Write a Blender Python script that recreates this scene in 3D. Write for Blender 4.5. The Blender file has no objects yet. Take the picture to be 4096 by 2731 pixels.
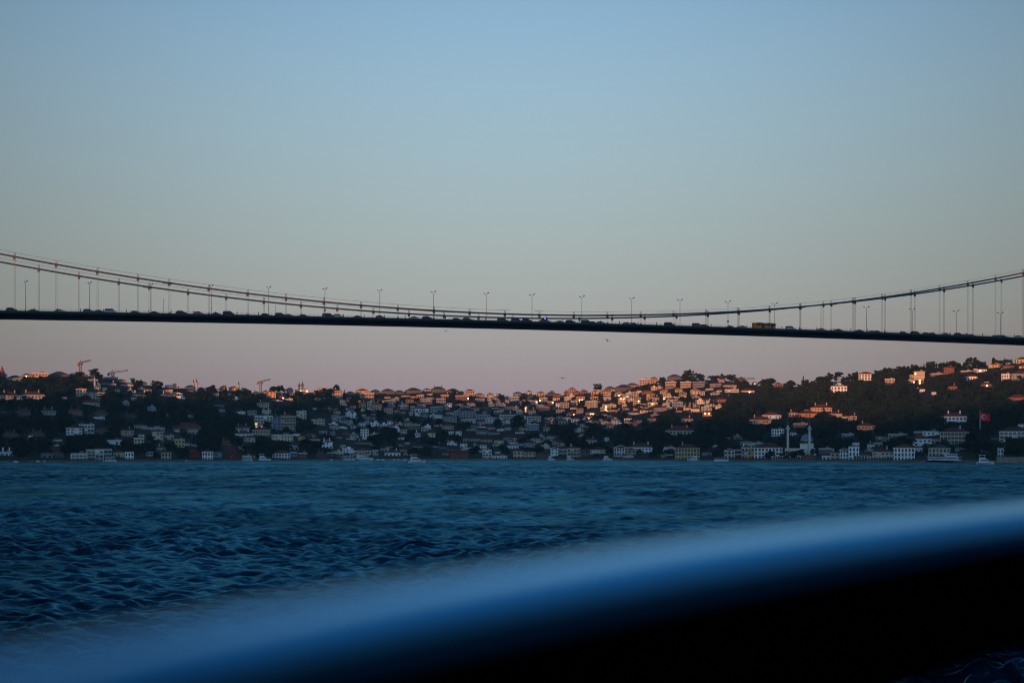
import bpy, math, random
import numpy as np
from mathutils import Vector, Matrix
random.seed(7); rng = np.random.default_rng(11)
sc = bpy.context.scene; COL = sc.collection
R = math.radians
# ------------------------------------------------------------------ camera constants
F = 9694.6; UC = 2048.0; VH = 1808.3; CAMZ = 7.5
def cam_setup():
    cd = bpy.data.cameras.new('camera'); o = bpy.data.objects.new('camera', cd); COL.objects.link(o)
    o.location = (0, 0, CAMZ); o.rotation_euler = (R(90), 0, 0)
    cd.sensor_width = 36; cd.lens = F / 4096 * 36; cd.shift_y = (VH - 1365.5) / 4096
    cd.clip_start = .05; cd.clip_end = 60000
    cd.dof.use_dof = True; cd.dof.focus_distance = 1500; cd.dof.aperture_fstop = 2.9
    sc.camera = o
cam_setup()
# ------------------------------------------------------------------ helpers
def nmat(name, col, rough=.8, var=0, scale=.5, metal=0, spec=.3, emit=None, es=0, objvar=0, bump=0, coords='Object', col2=None):
    m = bpy.data.materials.new(name); m.use_nodes = True; nt = m.node_tree; b = nt.nodes['Principled BSDF']
    b.inputs['Base Color'].default_value = (*col, 1); b.inputs['Roughness'].default_value = rough
    b.inputs['Metallic'].default_value = metal; b.inputs['Specular IOR Level'].default_value = spec
    src = None
    if var or col2:
        tc = nt.nodes.new('ShaderNodeTexCoord'); n = nt.nodes.new('ShaderNodeTexNoise'); n.inputs['Scale'].default_value = scale
        n.inputs['Detail'].default_value = 5
        nt.links.new(tc.outputs[coords], n.inputs['Vector'])
        mx = nt.nodes.new('ShaderNodeMix'); mx.data_type = 'RGBA'
        c2 = col2 if col2 else tuple(c * (1 + var) for c in col); c1 = col if col2 else tuple(c * (1 - var) for c in col)
        mx.inputs[6].default_value = (*c1, 1); mx.inputs[7].default_value = (*c2, 1)
        rp = nt.nodes.new('ShaderNodeMapRange'); rp.inputs[1].default_value = .35; rp.inputs[2].default_value = .65
        nt.links.new(n.outputs['Fac'], rp.inputs[0]); nt.links.new(rp.outputs[0], mx.inputs[0]); src = mx.outputs[2]
        if bump:
            bp = nt.nodes.new('ShaderNodeBump'); bp.inputs['Strength'].default_value = bump
            nt.links.new(n.outputs['Fac'], bp.inputs['Height']); nt.links.new(bp.outputs[0], b.inputs['Normal'])
    if objvar:
        oi = nt.nodes.new('ShaderNodeObjectInfo'); h = nt.nodes.new('ShaderNodeHueSaturation')
        mr = nt.nodes.new('ShaderNodeMapRange'); mr.inputs[3].default_value = 1 - objvar; mr.inputs[4].default_value = 1 + objvar
        nt.links.new(oi.outputs['Random'], mr.inputs[0]); nt.links.new(mr.outputs[0], h.inputs['Value'])
        if src: nt.links.new(src, h.inputs['Color'])
        else: h.inputs['Color'].default_value = (*col, 1)
        src = h.outputs[0]
    if src: nt.links.new(src, b.inputs['Base Color'])
    if emit: b.inputs['Emission Color'].default_value = (*emit, 1); b.inputs['Emission Strength'].default_value = es
    return m
class MB:
    def __init__(s): s.v = []; s.f = []; s.m = []
    def face(s, pts, mi=0):
        n = len(s.v); s.v += [tuple(p) for p in pts]; s.f.append(tuple(range(n, n + len(pts)))); s.m.append(mi)
    def box(s, x0, x1, y0, y1, z0, z1, mi=0):
        n = len(s.v)
        s.v += [(x0,y0,z0),(x1,y0,z0),(x1,y1,z0),(x0,y1,z0),(x0,y0,z1),(x1,y0,z1),(x1,y1,z1),(x0,y1,z1)]
        for q in ((0,3,2,1),(4,5,6,7),(0,1,5,4),(1,2,6,5),(2,3,7,6),(3,0,4,7)): s.f.append(tuple(n + i for i in q)); s.m.append(mi)
    def poly(s, vs, fs, mi=0):
        n = len(s.v); s.v += [tuple(p) for p in vs]
        for q in fs: s.f.append(tuple(n + i for i in q)); s.m.append(mi)
    def tube(s, pts, r, k=6, mi=0, cap=True):
        pts = [Vector(p) for p in pts]; n = len(s.v)
        rs = r if isinstance(r, (list, tuple)) else [r] * len(pts)
        for i, p in enumerate(pts):
            d = (pts[min(i+1, len(pts)-1)] - pts[max(i-1, 0)]).normalized()
            a = Vector((0,0,1)) if abs(d.z) < .9 else Vector((1,0,0))
            x = d.cross(a).normalized(); y = d.cross(x)
            for j in range(k):
                t = 2*math.pi*(j+.5)/k; s.v.append(tuple(p + (x*math.cos(t) + y*math.sin(t))*rs[i]))
        for i in range(len(pts)-1):
            for j in range(k):
                a = n+i*k+j; b = n+i*k+(j+1)%k; s.f.append((a, a+k, b+k, b)); s.m.append(mi)
        if cap:
            s.f.append(tuple(n+j for j in range(k))); s.m.append(mi)
            s.f.append(tuple(n+(len(pts)-1)*k+j for j in range(k))[::-1]); s.m.append(mi)
    def lathe(s, prof, k=16, mi=0, cx=0, cy=0):
        n = len(s.v)
        for r, z in prof:
            for j in range(k): t = 2*math.pi*j/k; s.v.append((cx + r*math.cos(t), cy + r*math.sin(t), z))
        for i in range(len(prof)-1):
            for j in range(k):
                a = n+i*k+j; b = n+i*k+(j+1)%k; s.f.append((a, b, b+k, a+k)); s.m.append(mi)
        s.f.append(tuple(n+j for j in range(k))[::-1]); s.m.append(mi)
        s.f.append(tuple(n+(len(prof)-1)*k+j for j in range(k))); s.m.append(mi)
    def loft(s, secs, mi=0):           # closed rings with equal vertex counts
        n = len(s.v); k = len(secs[0])
        for r in secs: s.v += [tuple(p) for p in r]
        for i in range(len(secs)-1):
            for j in range(k):
                a = n+i*k+j; b = n+i*k+(j+1)%k; s.f.append((a, b, b+k, a+k)); s.m.append(mi)
        s.f.append(tuple(n+j for j in range(k))[::-1]); s.m.append(mi); s.f.append(tuple(n+(len(secs)-1)*k+j for j in range(k))); s.m.append(mi)
    def mesh(s, name, mats, smooth=False):
        me = bpy.data.meshes.new(name); me.from_pydata(s.v, [], s.f)
        for m in (mats if isinstance(mats, (list, tuple)) else [mats]): me.materials.append(m)
        me.polygons.foreach_set('material_index', s.m)
        if smooth: me.polygons.foreach_set('use_smooth', [True]*len(s.f))
        me.update(); return me
    def build(s, name, mats, parent=None, smooth=False): return obj(name, s.mesh(name, mats, smooth), parent)
def obj(name, me, parent=None, loc=None, rot=None, scale=None):
    o = bpy.data.objects.new(name, me); COL.objects.link(o)
    if parent: o.parent = parent
    if loc is not None: o.location = loc
    if rot is not None: o.rotation_euler = rot
    if scale is not None: o.scale = scale
    return o
def empty(name, loc=(0,0,0), rz=0):
    o = bpy.data.objects.new(name, None); COL.objects.link(o); o.location = loc; o.rotation_euler = (0,0,rz); o.empty_display_size = .5; return o
def tag(o, label=None, cat=None, group=None, kind=None):
    if label: o['label'] = label
    if cat: o['category'] = cat
    if group: o['group'] = group
    if kind: o['kind'] = kind
    return o
def np_mesh(name, V, Fq, mats, smooth=False):
    me = bpy.data.meshes.new(name); nf = len(Fq); k = Fq.shape[1]
    me.vertices.add(len(V)); me.vertices.foreach_set('co', V.astype(np.float32).ravel())
    me.loops.add(nf*k); me.loops.foreach_set('vertex_index', Fq.astype(np.int32).ravel())
    me.polygons.add(nf); me.polygons.foreach_set('loop_start', np.arange(0, nf*k, k, dtype=np.int32))
    if smooth: me.polygons.foreach_set('use_smooth', np.ones(nf, bool))
    for m in mats: me.materials.append(m)
    me.update(calc_edges=True); me.validate(); return me
def copy_tree(o, parent=None):
    c = o.copy(); COL.objects.link(c)
    if parent: c.parent = parent
    for ch in KIDS.get(o.name, []): copy_tree(ch, c)
    return c
KIDS = {}
def index_kids():
    KIDS.clear()
    for o in bpy.data.objects:
        if o.parent: KIDS.setdefault(o.parent.name, []).append(o)
# ------------------------------------------------------------------ light
E_SUN = R(1.8); AZ = R(20)
sund = Vector((-math.sin(AZ)*math.cos(E_SUN), -math.cos(AZ)*math.cos(E_SUN), math.sin(E_SUN)))
sl = bpy.data.lights.new('sun', 'SUN'); sl.energy = 4.2; sl.angle = R(.5); sl.color = (1, .385, .135)
so = bpy.data.objects.new('sun', sl); COL.objects.link(so); so.rotation_euler = sund.to_track_quat('Z', 'Y').to_euler()
w = bpy.data.worlds.new('World'); sc.world = w; w.use_nodes = True; nt = w.node_tree; bg = nt.nodes['Background']
sky = nt.nodes.new('ShaderNodeTexSky'); sky.sky_type = 'NISHITA'; sky.sun_disc = False
sky.sun_elevation = E_SUN; sky.sun_rotation = R(180) + AZ; sky.altitude = 10
tc = nt.nodes.new('ShaderNodeTexCoord'); sx = nt.nodes.new('ShaderNodeSeparateXYZ'); nt.links.new(tc.outputs['Generated'], sx.inputs[0])
ramp = nt.nodes.new('ShaderNodeValToRGB'); cr = ramp.color_ramp; cr.interpolation = 'B_SPLINE'
SKYR = [(0, (.30,.24,.325)), (.045, (.315,.268,.322)), (.11, (.345,.385,.37)), (.21, (.33,.47,.53)), (.33, (.235,.435,.65)), (.46, (.06,.20,.40)), (1.0, (.025,.10,.22))]
mr = nt.nodes.new('ShaderNodeMapRange'); mr.inputs[1].default_value = 0; mr.inputs[2].default_value = .55; nt.links.new(sx.outputs[2], mr.inputs[0]); nt.links.new(mr.outputs[0], ramp.inputs[0])
while len(cr.elements) < len(SKYR): cr.elements.new(.5)
for e, (p_, c_) in zip(cr.elements, SKYR): e.position = p_; e.color = (*c_, 1)
mixs = nt.nodes.new('ShaderNodeMix'); mixs.data_type = 'RGBA'; mixs.inputs[0].default_value = SKYMIX = .85
sc2 = nt.nodes.new('ShaderNodeVectorMath'); sc2.operation = 'SCALE'; sc2.inputs[3].default_value = 8.0
nt.links.new(ramp.outputs[0], sc2.inputs[0])
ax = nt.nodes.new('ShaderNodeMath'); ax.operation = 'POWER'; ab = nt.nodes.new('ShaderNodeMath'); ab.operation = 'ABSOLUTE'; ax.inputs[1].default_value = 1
nt.links.new(sx.outputs[0], ab.inputs[0]); nt.links.new(ab.outputs[0], ax.inputs[0])          # sky colour darkened to both sides of the view, imitating lens vignetting
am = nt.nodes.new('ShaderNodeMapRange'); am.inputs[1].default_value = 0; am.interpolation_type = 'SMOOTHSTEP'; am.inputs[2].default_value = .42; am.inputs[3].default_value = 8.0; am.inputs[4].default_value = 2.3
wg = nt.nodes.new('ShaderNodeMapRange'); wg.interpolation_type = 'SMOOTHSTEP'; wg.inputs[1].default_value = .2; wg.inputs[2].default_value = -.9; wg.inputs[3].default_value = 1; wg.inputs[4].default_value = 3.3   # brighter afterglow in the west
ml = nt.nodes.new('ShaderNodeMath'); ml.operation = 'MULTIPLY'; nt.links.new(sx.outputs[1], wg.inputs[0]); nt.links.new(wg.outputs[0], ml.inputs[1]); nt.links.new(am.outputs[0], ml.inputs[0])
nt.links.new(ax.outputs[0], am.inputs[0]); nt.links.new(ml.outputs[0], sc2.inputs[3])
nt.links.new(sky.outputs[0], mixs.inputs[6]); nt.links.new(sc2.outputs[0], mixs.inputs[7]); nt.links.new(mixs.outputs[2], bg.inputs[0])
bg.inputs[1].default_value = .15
sc.view_settings.view_transform = 'Standard'; sc.view_settings.look = 'None'; sc.view_settings.exposure = 0; sc.view_settings.gamma = 1
sc.cycles.filter_width = 1.1; sc.cycles.max_bounces = 5; sc.cycles.diffuse_bounces = 2; sc.cycles.glossy_bounces = 3; sc.cycles.transparent_max_bounces = 4
# ------------------------------------------------------------------ terrain of the far shore
SKYL = np.array([(-900,1490),(0,1497),(75,1502),(127,1490),(290,1492),(350,1497),(395,1508),(460,1512),(510,1522),(600,1532),(670,1542),(760,1545),(830,1556),(900,1552),(1000,1560),(1100,1556),(1200,1558),(1300,1558),(1400,1566),(1450,1562),(1550,1560),(1700,1556),(1780,1555),(1860,1566),(1960,1578),(2060,1572),(2160,1566),(2240,1573),(2310,1564),(2400,1556),(2480,1548),(2555,1536),(2640,1520),(2700,1508),(2800,1508),(2890,1508),(2960,1521),(3040,1533),(3150,1540),(3215,1530),(3300,1515),(3380,1514),(3500,1502),(3600,1482),(3700,1466),(3820,1460),(3900,1456),(4000,1450),(4096,1440),(5600,1400)], float)
def crest_v(u): return np.interp(u, SKYL[:,0], SKYL[:,1]) + 14
def shore_d(u): return np.interp(u, [-900, 0, 600, 1500, 2100, 2900, 4096, 5600, 7000], [1650, 1773, 1950, 2270, 2270, 2020, 1690, 1330, 1200])
LT = 900.0
def vshore(u): return VH + CAMZ*F/shore_d(u)
def terr(u, t):                      # -> X, Y, z
    Y = shore_d(u) + t*LT
    v = vshore(u) + (crest_v(u) - vshore(u)) * np.power(np.clip(t, 0, 1), 1.15)
    z = CAMZ + (VH - v)/F*Y
    z = z - CAMZ*(1 - Y/shore_d(u))*0
    return (u - UC)/F*Y, Y, z
def t_of(u, v):
    vs = vshore(u); g = np.clip((vs - v)/(vs - crest_v(u)), 0.0, 1.0); return float(g**(1/1.15))
def place(u, v):
    t = t_of(u, v); X, Y, z = terr(u, t); return float(X), float(Y), float(z)
us = np.concatenate([np.linspace(-16000, -950, 60), np.linspace(-900, 4700, 260), np.linspace(4730, 14000, 50)])
ts = np.concatenate([[-.03, -.0001, 0.0], np.linspace(.01, 1, 60), [1.05, 1.2, 1.6, 3, 9]])
V = []
for i, t in enumerate(ts):
    X, Y, z = terr(us, max(t, 0)); Y2 = shore_d(us) + t*LT; X2 = (us - UC)/F*Y2
    if i == 0: z = np.full_like(us, -4.0)
    elif i == 1: z = np.full_like(us, -1.5)
    elif t <= 1: z = np.maximum(z, 0) + 1.3 + (1.2*np.sin(X2*.021 + t*17) + .9*np.sin(X2*.047 + t*31))*min(1, t*6)*.6
    else:
        zc = terr(us, 1.0)[2]; z = zc + (30 - zc)*min(1, (t-1)/.9) - 3
    V.append(np.stack([X2, Y2, z], 1))
V = np.concatenate(V); nu = len(us)
q = np.array([[r*nu+c, r*nu+c+1, (r+1)*nu+c+1, (r+1)*nu+c] for r in range(len(ts)-1) for c in range(nu-1)])
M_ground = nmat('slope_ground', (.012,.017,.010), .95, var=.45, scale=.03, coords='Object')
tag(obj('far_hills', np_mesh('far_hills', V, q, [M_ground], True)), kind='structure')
# near hills behind the camera: they throw the evening shade over the water and the far shore
HX = [-4200,-1900,-1560,-1500,-1330,-1111,-900,-814,-722,-593,-470,-200,500,1500,3500]; HZ = [130,168,176,196,199,156,143,141,132,141,168,166,130,100,90]
xs = np.linspace(-4200, 3500, 160); rows = [(-70,0),(-85,6),(-200,.35),(-400,.75),(-620,.97),(-700,1),(-800,.93),(-1300,.5),(-2500,.3)]
V = []
for y, k_ in rows:
    hz = np.interp(xs, HX, HZ)
    hz = hz + 2*np.sin(xs*.02)+1.5*np.sin(xs*.05+1)
    V.append(np.stack([xs, np.full_like(xs, y) - 60*np.sin(xs*.002), (hz*k_ if k_ <= 1 else np.full_like(xs, 4.0)) if k_ else np.full_like(xs, -3.0)], 1))
V = np.concatenate(V); nu = len(xs)
q = np.array([[r*nu+c, r*nu+c+1, (r+1)*nu+c+1, (r+1)*nu+c][::-1] for r in range(len(rows)-1) for c in range(nu-1)])
tag(obj('near_hills', np_mesh('near_hills', V, q, [M_ground], True)), kind='structure')
# ------------------------------------------------------------------ water
def make_water():
    a_in = np.linspace(-900, 5000, 620); ang = np.arctan((a_in - UC)/F)
    a_out = np.linspace(ang[-1], ang[0] + 2*math.pi, 70)[1:-1]
    ang = np.concatenate([ang, a_out]); na = len(ang)
    r = [6.0]
    while r[-1] < 70: r.append(r[-1]*1.018)
    while r[-1] < 370: r.append(r[-1]*1.0034 + .004)
    while r[-1] < 2300: r.append(r[-1] + 1.3)
    while r[-1] < 2700: r.append(r[-1] + 6)
    while r[-1] < 45000: r.append(r[-1]*1.35)
    r = np.array(r); nr = len(r)
    RR, AA = np.meshgrid(r, ang, indexing='ij'); X = RR*np.sin(AA); Y = RR*np.cos(AA); Z = np.zeros_like(X); DX = np.zeros_like(X); DY = np.zeros_like(X)
    dens = np.zeros(na); dens[:620] = np.clip(np.minimum(np.arange(620), 619-np.arange(620))/45, 0, 1)
    sp = np.maximum(np.gradient(r)[:, None]*1.0, RR*.0011)
    for i in range(160):
        far = 80 <= i < 120; lam = 4.5*(3.0)**rng.random() if far else .5*(9 if i < 80 else 4.5)**(rng.random()**1.2); k = 2*math.pi/lam
        th = R(250) + rng.normal()*.75
        amp = .0195*lam * (1.15 if lam < 2.2 else 1.0 if lam < 4 else .6)*(np.clip((Y-180)/500, 0, 1)*.4 if far else 1)
        dx, dy = math.cos(th), math.sin(th); ph = rng.random()*6.283
        fade = np.clip((lam/sp - 1.6)/1.6, 0, 1)*dens[None, :]
        a = k*(X*dx + Y*dy) + ph + .9*np.sin(X*.031 + i) + .8*np.sin(Y*.023 + 2*i)
        Z += amp*fade*np.cos(a); s_ = amp*fade*np.sin(a)*.25; DX -= dx*s_; DY -= dy*s_
    patch = .78 + .3*np.sin(X*.021 + 1.3 + .8*np.sin(Y*.013))*np.sin(Y*.017 + X*.006) 
    calm = 1 - .58*np.clip((190 - Y)/25, 0, 1)*np.clip((2 - X)/14, 0, 1)
    g = patch*calm; Z *= g; X = X + DX*g; Y = Y + DY*g
    V = np.stack([X, Y, Z], -1).reshape(-1, 3)
    ii, jj = np.meshgrid(np.arange(nr-1), np.arange(na), indexing='ij'); j2 = (jj+1) % na
    q = np.stack([ii*na+jj, (ii+1)*na+jj, (ii+1)*na+j2, ii*na+j2], -1).reshape(-1, 4)[:, ::-1]
    m = bpy.data.materials.new('sea_water'); m.use_nodes = True; nt = m.node_tree; b = nt.nodes['Principled BSDF']
    tc = nt.nodes.new('ShaderNodeTexCoord'); n1 = nt.nodes.new('ShaderNodeTexNoise'); n1.inputs['Scale'].default_value = 2.2; n1.inputs['Detail'].default_value = 4
    n2 = nt.nodes.new('ShaderNodeTexNoise'); n2.inputs['Scale'].default_value = .35; n2.inputs['Detail'].default_value = 6
    mp = nt.nodes.new('ShaderNodeMapping'); mp.inputs['Scale'].default_value = (1, .55, 1)
    nt.links.new(tc.outputs['Object'], n1.inputs['Vector']); nt.links.new(tc.outputs['Object'], mp.inputs[0]); nt.links.new(mp.outputs[0], n2.inputs['Vector'])
    b1 = nt.nodes.new('ShaderNodeBump'); b1.inputs['Strength'].default_value = .9; b1.inputs['Distance'].default_value = .11
    b2 = nt.nodes.new('ShaderNodeBump'); b2.inputs['Strength'].default_value = .9; b2.inputs['Distance'].default_value = .4
    nt.links.new(n1.outputs['Fac'], b1.inputs['Height']); nt.links.new(n2.outputs['Fac'], b2.inputs['Height'])
    nt.links.new(b2.outputs[0], b1.inputs['Normal'])
    nt.nodes.remove(b); df = nt.nodes.new('ShaderNodeBsdfDiffuse'); df.inputs[0].default_value = (.0005, .009, .022, 1)
    gl = nt.nodes.new('ShaderNodeBsdfGlossy'); gl.inputs['Color'].default_value = (.13, .48, .71, 1); gl.inputs['Roughness'].default_value = .1
    fr = nt.nodes.new('ShaderNodeFresnel'); fr.inputs[0].default_value = 1.333; mx = nt.nodes.new('ShaderNodeMixShader')
    fm = nt.nodes.new('ShaderNodeMapRange'); fm.inputs[4].default_value = .85; nt.links.new(fr.outputs[0], fm.inputs[0]); 
    m3 = nt.nodes.new('ShaderNodeMapping'); m3.inputs['Scale'].default_value = (.06, .018, 1); n3 = nt.nodes.new('ShaderNodeTexNoise'); n3.inputs['Scale'].default_value = 1; n3.inputs['Detail'].default_value = 9; n3.inputs['Roughness'].default_value = .68
    r3 = nt.nodes.new('ShaderNodeMapRange'); r3.inputs[1].default_value = .36; r3.inputs[2].default_value = .66; r3.inputs[3].default_value = .3; r3.inputs[4].default_value = 1.1; mu = nt.nodes.new('ShaderNodeMath'); mu.operation = 'MULTIPLY'   # gust patches roughen the sea
    nt.links.new(tc.outputs['Object'], m3.inputs[0]); nt.links.new(m3.outputs[0], n3.inputs['Vector']); nt.links.new(n3.outputs['Fac'], r3.inputs[0]); nt.links.new(r3.outputs[0], mu.inputs[0]); nt.links.new(fm.outputs[0], mu.inputs[1]); nt.links.new(mu.outputs[0], mx.inputs[0])
    for x_ in (df, gl, fr): nt.links.new(b1.outputs[0], x_.inputs['Normal'])
    nt.links.new(df.outputs[0], mx.inputs[1]); nt.links.new(gl.outputs[0], mx.inputs[2]); nt.links.new(mx.outputs[0], nt.nodes['Material Output'].inputs[0])
    tag(obj('water', np_mesh('water', V, q, [m], True)), kind='structure')
make_water()
# ------------------------------------------------------------------ labels by place
ORD = ['first','second','third','fourth','fifth','sixth','seventh','eighth','ninth','tenth','eleventh','twelfth','thirteenth','fourteenth','fifteenth','sixteenth','seventeenth','eighteenth','nineteenth','twentieth']
SECT = [(240,'at far left edge'),(520,'under two left cranes'),(900,'under pale minaret pair'),(1130,'under third crane'),(1420,'under dark minaret pair'),(1800,'left of centre'),(2150,'near centre'),(2480,'right of centre'),(2800,'under crest tower block'),(3080,'under rightmost crane'),(3320,'around the mosque'),(3700,'between mosque and flagpole'),(3940,'beside the flagpole'),(9999,'right of flagpole')]
def where(u, v):
    s = next(n for x, n in SECT if u < x); g = (vshore(u) - v)/(vshore(u) - crest_v(u))
    b = 'on the waterfront' if g < .09 else 'low on slope' if g < .33 else 'midway up slope' if g < .6 else 'high on slope' if g < .86 else 'on the crest'
    return b, s
PEND = []
def later(o, desc, u, v): PEND.append((o, desc, u, v))
def write_labels():
    g = {}
    for o, d, u, v in PEND: g.setdefault((d, *where(u, v)), []).append((u, v, o))
    for (d, b, s), L in g.items():
        L.sort(key=lambda q_: q_[0])
        for i, (u, v, o) in enumerate(L):
            if len(L) == 1: o['label'] = f"{d}, {b} {s}"
            elif i < 20: o['label'] = f"{d}, {b} {s}, {ORD[i]} from left"
            else: o['label'] = f"{d}, {b} {s}, number {i+1} from left"
# ------------------------------------------------------------------ bridge
TH = .451; BX, BY = 4.72, 1123.38; CW = 28.56
def sat(u, off=0.0):
    m = (u - UC)/F
    return (m*(BY + off*math.cos(TH)) - (BX - off*math.sin(TH)))/(math.cos(TH) - m*math.sin(TH))
def bworld(s, off): return BX + s*math.cos(TH) - off*math.sin(TH), BY + s*math.sin(TH) + off*math.cos(TH)
def cz(s): return 71.31 + 3.253e-4*s*s
def dz(s): return 67.77 - 2.047e-5*s*s
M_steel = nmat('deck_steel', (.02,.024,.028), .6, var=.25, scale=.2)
M_cable = nmat('cable_paint', (.09,.085,.105), .55, var=.12, scale=.8)
M_clamp = nmat('clamp_paint', (.17,.1,.08), .6)
M_rope = nmat('hanger_rope', (.22,.2,.2), .5)
M_road = nmat('asphalt', (.045,.045,.048), .9, var=.2, scale=1)
M_rail = nmat('parapet_steel', (.09,.1,.1), .5)
M_tower = nmat('tower_steel', (.3,.31,.32), .5, var=.08, scale=.05)
bridge = empty('suspension_bridge', (BX, BY, 0), TH)
tag(bridge, 'long dark suspension bridge with two drooping main cables spanning the strait', 'bridge')
ss = np.linspace(-760, 790, 125)
m = MB(); sec = [(-2.4,0),(-2.4,-.9),(5,-2.2),(23,-2.2),(31,-.9),(31,0)]
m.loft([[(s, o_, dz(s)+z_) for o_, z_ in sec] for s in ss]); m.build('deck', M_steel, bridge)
m = MB(); m.loft([[(s,1.2,dz(s)+.02),(s,27.4,dz(s)+.02),(s,27.4,dz(s)+.1),(s,1.2,dz(s)+.1)] for s in ss]); m.build('roadway', M_road, bridge)
m = MB(); m.loft([[(s,13.95,dz(s)+.1),(s,14.55,dz(s)+.1),(s,14.35,dz(s)+.9),(s,14.15,dz(s)+.9)] for s in ss]); m.build('median_barrier', nmat('barrier_concrete', (.25,.25,.24)), bridge)
for off in (-2.3, 30.9):
    m = MB()
    for h in (.35, .7, 1.05): m.tube([(s, off, dz(s)+h) for s in ss], .035, 4)
    m.loft([[(s,off-.03,dz(s)),(s,off+.03,dz(s)),(s,off+.03,dz(s)+.3),(s,off-.03,dz(s)+.3)] for s in ss])
    for i in range(-200, 205):
        s = i*2.0; m.box(s-.04, s+.04, off-.04, off+.04, dz(s), dz(s)+1.1)
        if i % 5 == 0: m.box(s-.14, s+.14, off-.12, off+.12, dz(s), dz(s)+1.55)
    m.build('parapet', M_rail, bridge)
P_ = 17.9; ST = [(i-9.5)*P_ for i in range(20)]; e0 = ST[-1] + 14.0
ST = [-e0 - i*P_ for i in range(9)][::-1] + ST + [e0 + i*P_ for i in range(10)]
mc = MB(); mc.tube([(-.55,0,0),(.55,0,0)], .48, 8); mc.box(-.42,-.14,-.22,.22,-1.35,-.2); mc.box(.14,.42,-.22,.22,-1.35,-.2); mc.box(-.5,.5,-.3,.3,-.75,-.35)
clamp_me = mc.mesh('cable_clamp', M_clamp, False)
mp_ = MB()
for x_ in (-.3,.3): mp_.box(x_-.05, x_+.05, -.06, .06, .3, 1.75)
mp_.box(-.3,.3,-.05,.05,.75,.85); mp_.box(-.38,.38,-.06,.06,1.72,1.82); mp_.box(-.25,.25,-.05,.05,1.2,1.3)
post_me = mp_.mesh('rope_post', M_rail)
for ci, off in enumerate((0.0, CW)):
    s2 = np.linspace(-537, 537, 160)
    m = MB(); m.tube([(s, off, cz(s)) for s in s2], .36, 10)
    for sp_ in (-1, 1): m.tube([(sp_*(e0-15), off, cz(e0-15)-.1), (sp_*(e0-11), off, cz(e0-11)-.1)], .5, 8)
    s3 = [-758, -650, -537]; m.tube([(-765,off,66.5),(-537,off,cz(537))], .36, 8); m.tube([(537,off,cz(537)),(792,off,66.5)], .36, 8)
    cab = m.build('main_cable', M_cable, bridge, True)
    m = MB()
    for sg in (-1, 1):
        for dy in (-.32, .32): m.tube([(sg*s, off+dy, cz(s)+1.72) for s in np.linspace(9, 537, 70)] , .035, 4)
        m.box(sg*P_/2-2.6, sg*P_/2+2.6, off-.08, off+.08, cz(0)+1.7, cz(0)+1.84)
    m.build('hand_rope', M_rail, cab)
    for s in ST:
        m = MB()
        for x_ in (-.28, .28): m.tube([(x_, 0, dz(s)-cz(s)+.1), (x_, 0, -.9)], .055, 5)
        m.box(-.4,.4,-.2,.2, dz(s)-cz(s), dz(s)-cz(s)+.9)
        h = m.build('hanger', M_rope, bridge); h.location = (s, off, cz(s))
        sl_ = math.atan(2*3.253e-4*s)
        obj('cable_clamp', clamp_me, h, rot=(0, -sl_, 0)); obj('rope_post', post_me, h)
for s in (-537, 537):
    m = MB()
    for off in (-.5, CW+.5): m.loft([[(s-3.4+k*1.0,off-2.6+k*.7,z_),(s+3.4-k*1.0,off-2.6+k*.7,z_),(s+3.4-k*1.0,off+2.6-k*.7,z_),(s-3.4+k*1.0,off+2.6-k*.7,z_)] for z_, k in ((-3,0),(165.5,1))])
    for z_ in (58, 108, 158): m.box(s-1.9, s+1.9, 1.6, CW-1.6, z_, z_+5)
    m.box(s-9, s+9, -9, CW+9, -6, 4.0)
    m.build('tower', M_tower, bridge)
# lamps on the median
M_pole = nmat('lamp_pole', (.12,.12,.13), .5); M_head = nmat('lamp_head', (.04,.04,.05), .5)
m = MB(); m.tube([(0,0,0),(0,0,12.1)], [.14,.09], 6); m.box(-.2,.2,-.2,.2,0,.5); pole_me = m.mesh('pole', M_pole)
m = MB(); m.tube([(0,0,12),(0,-1.0,12.75),(0,-1.7,12.95)], .06, 5); m.tube([(0,0,12),(0,1.0,12.75),(0,1.7,12.95)], .06, 5); arm_me = m.mesh('arm', M_pole)
m = MB(); m.box(-.2,.2,-.55,.55,-.1,.1); m.box(-.14,.14,-.4,.45,-.16,-.1); head_me = m.mesh('lamp_head', M_head)
m = MB(); m.box(-.24,.24,-.62,.62,-.16,.2); m.box(-.18,.18,-.5,.5,-.24,-.16); head2_me = m.mesh('lamp_head', M_head)
LAMPU = [103,359,604,845,1075,1299.6,1519,1734,1945,2128,2327.5,2527,2720,2912,3099,3284,3466,3649,3825,4001]
m = MB(); m.lathe([(.5,-.07),(.5,.07)], 12); sign_me = m.mesh('round_sign', nmat('sign_back', (.05,.05,.06)))
for i, u in enumerate(LAMPU):
    s = sat(u, 14.25); X, Y = bworld(s, 14.25)
    r = empty('street_lamp', (X, Y, dz(s)+.88), TH)
    tag(r, f"twin arm street lamp on the bridge median, {ORD[i]} lamp from the left", 'street lamp', 'street lamps along the bridge median')
    obj('pole', pole_me, r); obj('arm', arm_me, r)
    obj('lamp_head', head_me, r, (0, 2.1, 12.98), (R(14),0,0)); obj('lamp_head', head2_me, r, (0,-2.1,13.0), (R(-14),0,0), (.8,.8,.8))
    if u in (1299.6, 2912): obj('round_sign', sign_me, r, (0,0,3.2), (R(90),0,0))
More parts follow.
